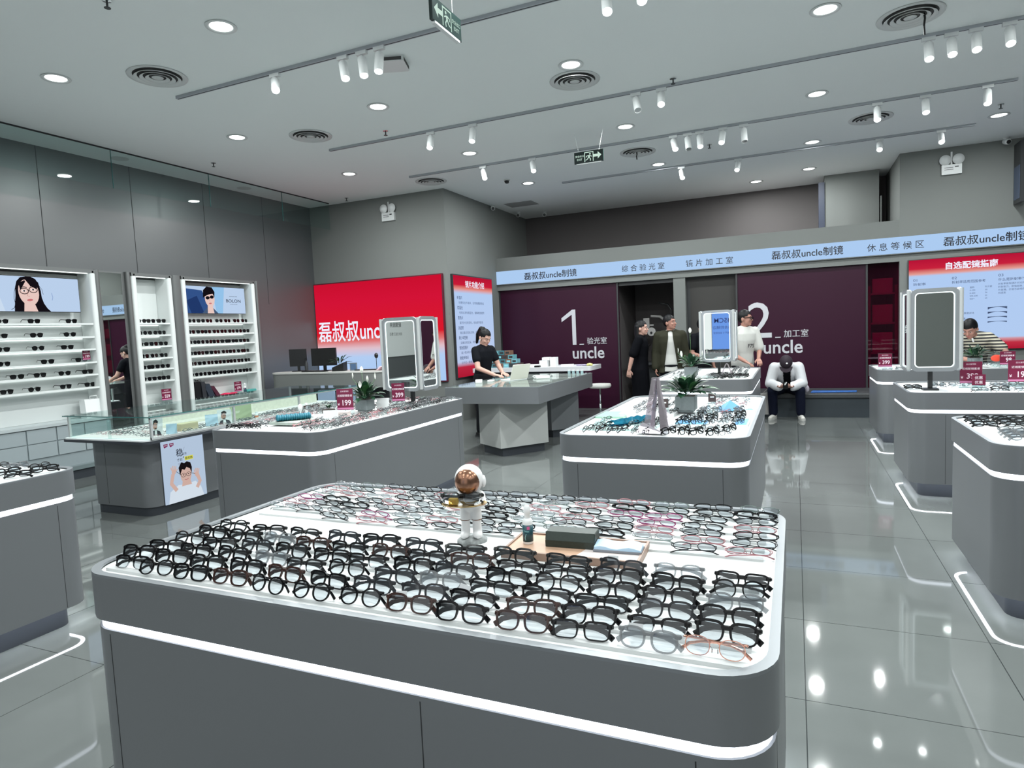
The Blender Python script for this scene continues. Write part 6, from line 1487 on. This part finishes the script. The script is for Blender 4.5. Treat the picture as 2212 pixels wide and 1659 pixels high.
# woman in the black dress, seen from behind, looking right
J = stand(1.68, .92, .0, look=(-.1, .0))
J['armR'] = ((-.17, .02, 1.375), (-.22, .13, 1.10), (-.21, .19, .87), (-.20, .20, .71), (1, 0, 0))
t, H = person('woman in long black dress with long dark hair standing by the dim doorway', (-2.42, 11.05, 0), 1.72, J)
def longh(q, H):
    q.loft([ring_at(H @ V3((0, .05, z)), V3((1, 0, 0)), V3((0, 1, 0)), rx, ry, 16) for z, rx, ry in ((.04, .088, .07), (-.08, .098, .072), (-.20, .105, .062), (-.29, .085, .045))])
hair_cap(t, H, 1.06, .052, -.02, longh)
shirt(t, J, 'dress_top', m_bd, .020, .85, .05)
q = MB(); k = .988
for z, rx, ry in ((.0, 0, 0),): pass
q.loft([ring_at((0, y, z), V3((1, 0, 0)), V3((0, 1, 0)), rx, ry, 20) for z, rx, ry, y in ((.28, .17, .15, .02), (.50, .175, .15, .01), (.72, .195, .155, .02), (.86, .195, .150, .02), (.97, .165, .125, .01), (1.05, .158, .118, 0), (1.12, .15, .112, 0))])
remesh(q, 'dress_skirt', m_bd, t, .011, 3); shoes(t, J, m_shoeb, m_dark)

# man in the olive jacket
J = stand(1.76, 1.06, .0, look=(1.05, -.05))
t, H = person('man in open olive jacket over a white tee beside the slim pale pillar', (-1.93, 11.1, 0), .22, J, m_skin2)
hair_cap(t, H, 1.05, .045, .0)
shirt(t, J, 'white_tee', m_wt, .010, .4, .14)
shirt(t, J, 'olive_jacket', m_olive, .026, 1.96, .16, lambda p: p.y < 0 and abs(p.x+.0) < .035+.075*min(1, max(0, (1.42-p.z)/.5)) and p.z < 1.50 or (p-V3(J['neck'])).length < .085, .008, .01)
trousers(t, J, m_dk); shoes(t, J, m_shoeb, m_dark)

# person in black behind the mirror tower
J = stand(1.68, 1.0, .02, look=(.5, .4), arms=dict(armR=((-.185, -.02, 1.37), (-.26, -.03, 1.10), (-.16, -.26, 1.02), (-.06, -.40, 1.0), (0, 0, -1))))
t, H = person('person in black tee mostly hidden behind the rear mirror tower', (-1.47, 11.5, 0), .9, J, m_skin2)
hair_cap(t, H, 1.05, .05, .0); shirt(t, J, 'black_tee', m_bt, .016, .6, .14); trousers(t, J, m_dk); shoes(t, J, m_shoeb, m_dark)

# man in the white tee leaning on the rear island
J = stand(1.77, 1.0, .06, look=(.75, .02))
J['armR'] = ((-.18, -.05, 1.44), (-.27, -.10, 1.13), (-.13, -.30, .99), (-.06, -.40, .93), (0, 0, -1)); J['armL'] = ((.18, -.05, 1.44), (.24, -.09, 1.15), (.10, -.28, 1.02), (.05, -.40, .945), (0, 0, -1))
t, H = person('man in white t-shirt and glasses leaning beside the rear central island', (-.76, 10.78, 0), .62, J, m_skin2)
hair_cap(t, H, 1.06, .045, -.005)
sh = shirt(t, J, 'white_tee', m_wt, .024, .86, .17, lo=.02)
q = MB(); 
for z_, s_ in ((1.20, 'F7S'),): q.text(s_, .075, frame_mat((.02, -.205, z_), (1, 0, 0), (0, -.10, 1), (0, -1, -.1)), .02)
q.build('lettering', m_black, sh)
trousers(t, J, m_dk); shoes(t, J, m_shoew, m_sole)
F, L, T = glasses_proto('square', 'open'); g = thing('x', None, None)
bpy.data.objects.remove(g)
g = bpy.data.objects.new('spectacles', F); COL.objects.link(g); g.parent = t; g.matrix_local = H @ Matrix.Translation((0, -.102, -.024))
for m_ in T: 
    o = bpy.data.objects.new('temple', m_); COL.objects.link(o); o.parent = g
for m_ in L:
    o = bpy.data.objects.new('lens', m_); COL.objects.link(o); o.parent = g

# man on the bench with cap and phone
J = dict(pelvis=(0, .05, .475), chest=(0, -.22, .72), neck=(0, -.36, .875), head=(0, -.475, .895), w=1.02, look=(.0, .95),
         legL=((.10, -.02, .455), (.20, -.47, .475), (.21, -.42, .085), (.235, -.56, .04)), legR=((-.10, -.02, .455), (-.21, -.47, .475), (-.20, -.40, .085), (-.235, -.53, .04)),
         armL=((.175, -.31, .83), (.235, -.37, .575), (.085, -.62, .545), (.02, -.75, .545), (0, .3, 1)), armR=((-.175, -.31, .83), (-.245, -.37, .575), (-.105, -.62, .545), (-.035, -.75, .545), (0, .3, 1)), curl=.9)
t, H = person('man in white jacket and dark cap sitting on the bench, bent over a phone', (-.135, 11.68, 0), 0, J)
hair_cap(t, H, 1.05, .03, -.02)
shirt(t, J, 'black_tee', m_bt, .010, .3, .04)
Hn = V3(J['neck'])
shirt(t, J, 'white_jacket', M('white_jacket', (208, 210, 214), .75), .032, 1.93, .06, lambda p: (abs(p.x-.01) < .055 and p.y < -.12+(p.z-.5)*-.55) or (p-Hn).length < .075, .008, .02)
trousers(t, J, m_navy, 1.93, .026); shoes(t, J, m_shoew, m_sole)
q = MB(); q.ell(H @ V3((0, .012, .035)), (.088, .106, .100), 20, 14, H.to_3x3()); Hi = H.inverted()
cp = remesh(q, 'cap', M('dark_plum_cap', (36, 24, 36), .8), t, .006, 1, lambda p: (Hi @ p).z < .035, .004)
MB().prism([(.088*math.cos(a), -.06-.095*math.sin(a)) for a in [PI*i/12 for i in range(13)]][::-1], .036, .042, H @ Matrix.Rotation(.12, 4, 'X')).build('cap_brim', _mats['dark_plum_cap'], cp)
MB().ell(H @ V3((.012, -.062, .116)), (.014, .012, .010), 12, 8, H.to_3x3()).build('cap_badge', m_paper, cp, True)
t = thing('mobile_phone', 'dark phone held by the seated man in the cap', 'phone', (-.145, 10.935, .575), 0); t.rotation_euler = (-.9, 0, 0)
MB().prism(rrect(-.036, -.075, .036, .075, .008, 3), -.004, .004).build('phone_body', m_black, t, 'auto'); MB().tube([(.01, -.075, 0), (.02, -.10, -.03), (.0, -.12, -.11), (-.012, -.11, -.10), (.0, -.08, -.02)], .0035, 6).build('strap', m_paper, t, True)
t = thing('tote_bag', 'pale cloth tote bag hanging at the seated man\'s right leg', 'bag', (-.46, 11.32, .07), .1)
MB().add([(-.05, -.03, 0), (.05, -.03, 0), (.05, .05, 0), (-.05, .05, 0), (-.07, -.02, .34), (.06, -.02, .36), (.06, .03, .36), (-.07, .03, .34)], [(0, 3, 2, 1), (0, 1, 5, 4), (1, 2, 6, 5), (2, 3, 7, 6), (3, 0, 4, 7), (4, 5, 6, 7)]).build('bag_body', M('canvas', (150, 148, 146), .85), t); MB().tube([(-.03, 0, .35), (.06, -.02, .44), (.20, -.03, .53), (.25, .0, .50)], .006, 6).build('strap', _mats['canvas'], t, True)
o = MB().ell((.16, 11.46, .47), (.045, .05, .065), 14, 10).build('pouch', M('lilac_pouch', (176, 170, 182), .7), None, True); tag(o, 'small pale round pouch at the seated man\'s left side', 'pouch')

# man in the striped shirt leaning over the rearmost right island
J = stand(1.72, 1.06, .0, look=(-.55, .55))
J['pelvis'] = (.16, .10, .90); J['chest'] = (.05, -.16, 1.14); J['neck'] = (-.02, -.27, 1.285); J['head'] = (-.07, -.35, 1.365)
J['armL'] = ((.165, -.21, 1.24), (.34, -.28, 1.05), (.28, -.52, 1.03), (.21, -.64, .99), (0, 0, -1)); J['armR'] = ((-.18, -.23, 1.20), (-.22, -.36, .98), (-.10, -.55, .96), (-.02, -.68, .95), (0, 0, -1))
J['legL'] = ((.24, .10, .85), (.25, .06, .47), (.25, .12, .085), (.27, -.04, .04)); J['legR'] = ((.07, .10, .85), (.05, .05, .47), (.05, .12, .085), (.03, -.04, .04))
t, H = person('man in striped shirt bending over the rearmost right island', (2.22, 10.80, 0), 0, J, m_skin2)
hair_cap(t, H, 1.08, .035, .0)
ms = bpy.data.materials.new('striped_jersey'); ms.use_nodes = True; nt = ms.node_tree; bs = nt.nodes['Principled BSDF']; bs.inputs['Roughness'].default_value = .8
tc = nt.nodes.new('ShaderNodeTexCoord'); wv = nt.nodes.new('ShaderNodeTexWave'); wv.bands_direction = 'Z'; wv.inputs['Scale'].default_value = 7.5; wv.inputs['Distortion'].default_value = .25; rr = nt.nodes.new('ShaderNodeValToRGB'); rr.color_ramp.interpolation = 'CONSTANT'
rr.color_ramp.elements[0].color = (*lin(196, 190, 172), 1); rr.color_ramp.elements[1].position = .52; rr.color_ramp.elements[1].color = (*lin(40, 40, 42), 1)
nt.links.new(tc.outputs['Object'], wv.inputs['Vector']); nt.links.new(wv.outputs['Fac'], rr.inputs['Fac']); nt.links.new(rr.outputs['Color'], bs.inputs['Base Color'])
shirt(t, J, 'striped_tee', ms, .020, .75, .12); trousers(t, J, m_dk); shoes(t, J, m_shoeb, m_dark)
MB().cap(H @ V3((.03, -.07, -.10)), H @ V3((.035, -.075, -.14)), .012, .010, 8).build('collar_tag', m_white_soft, t, True)
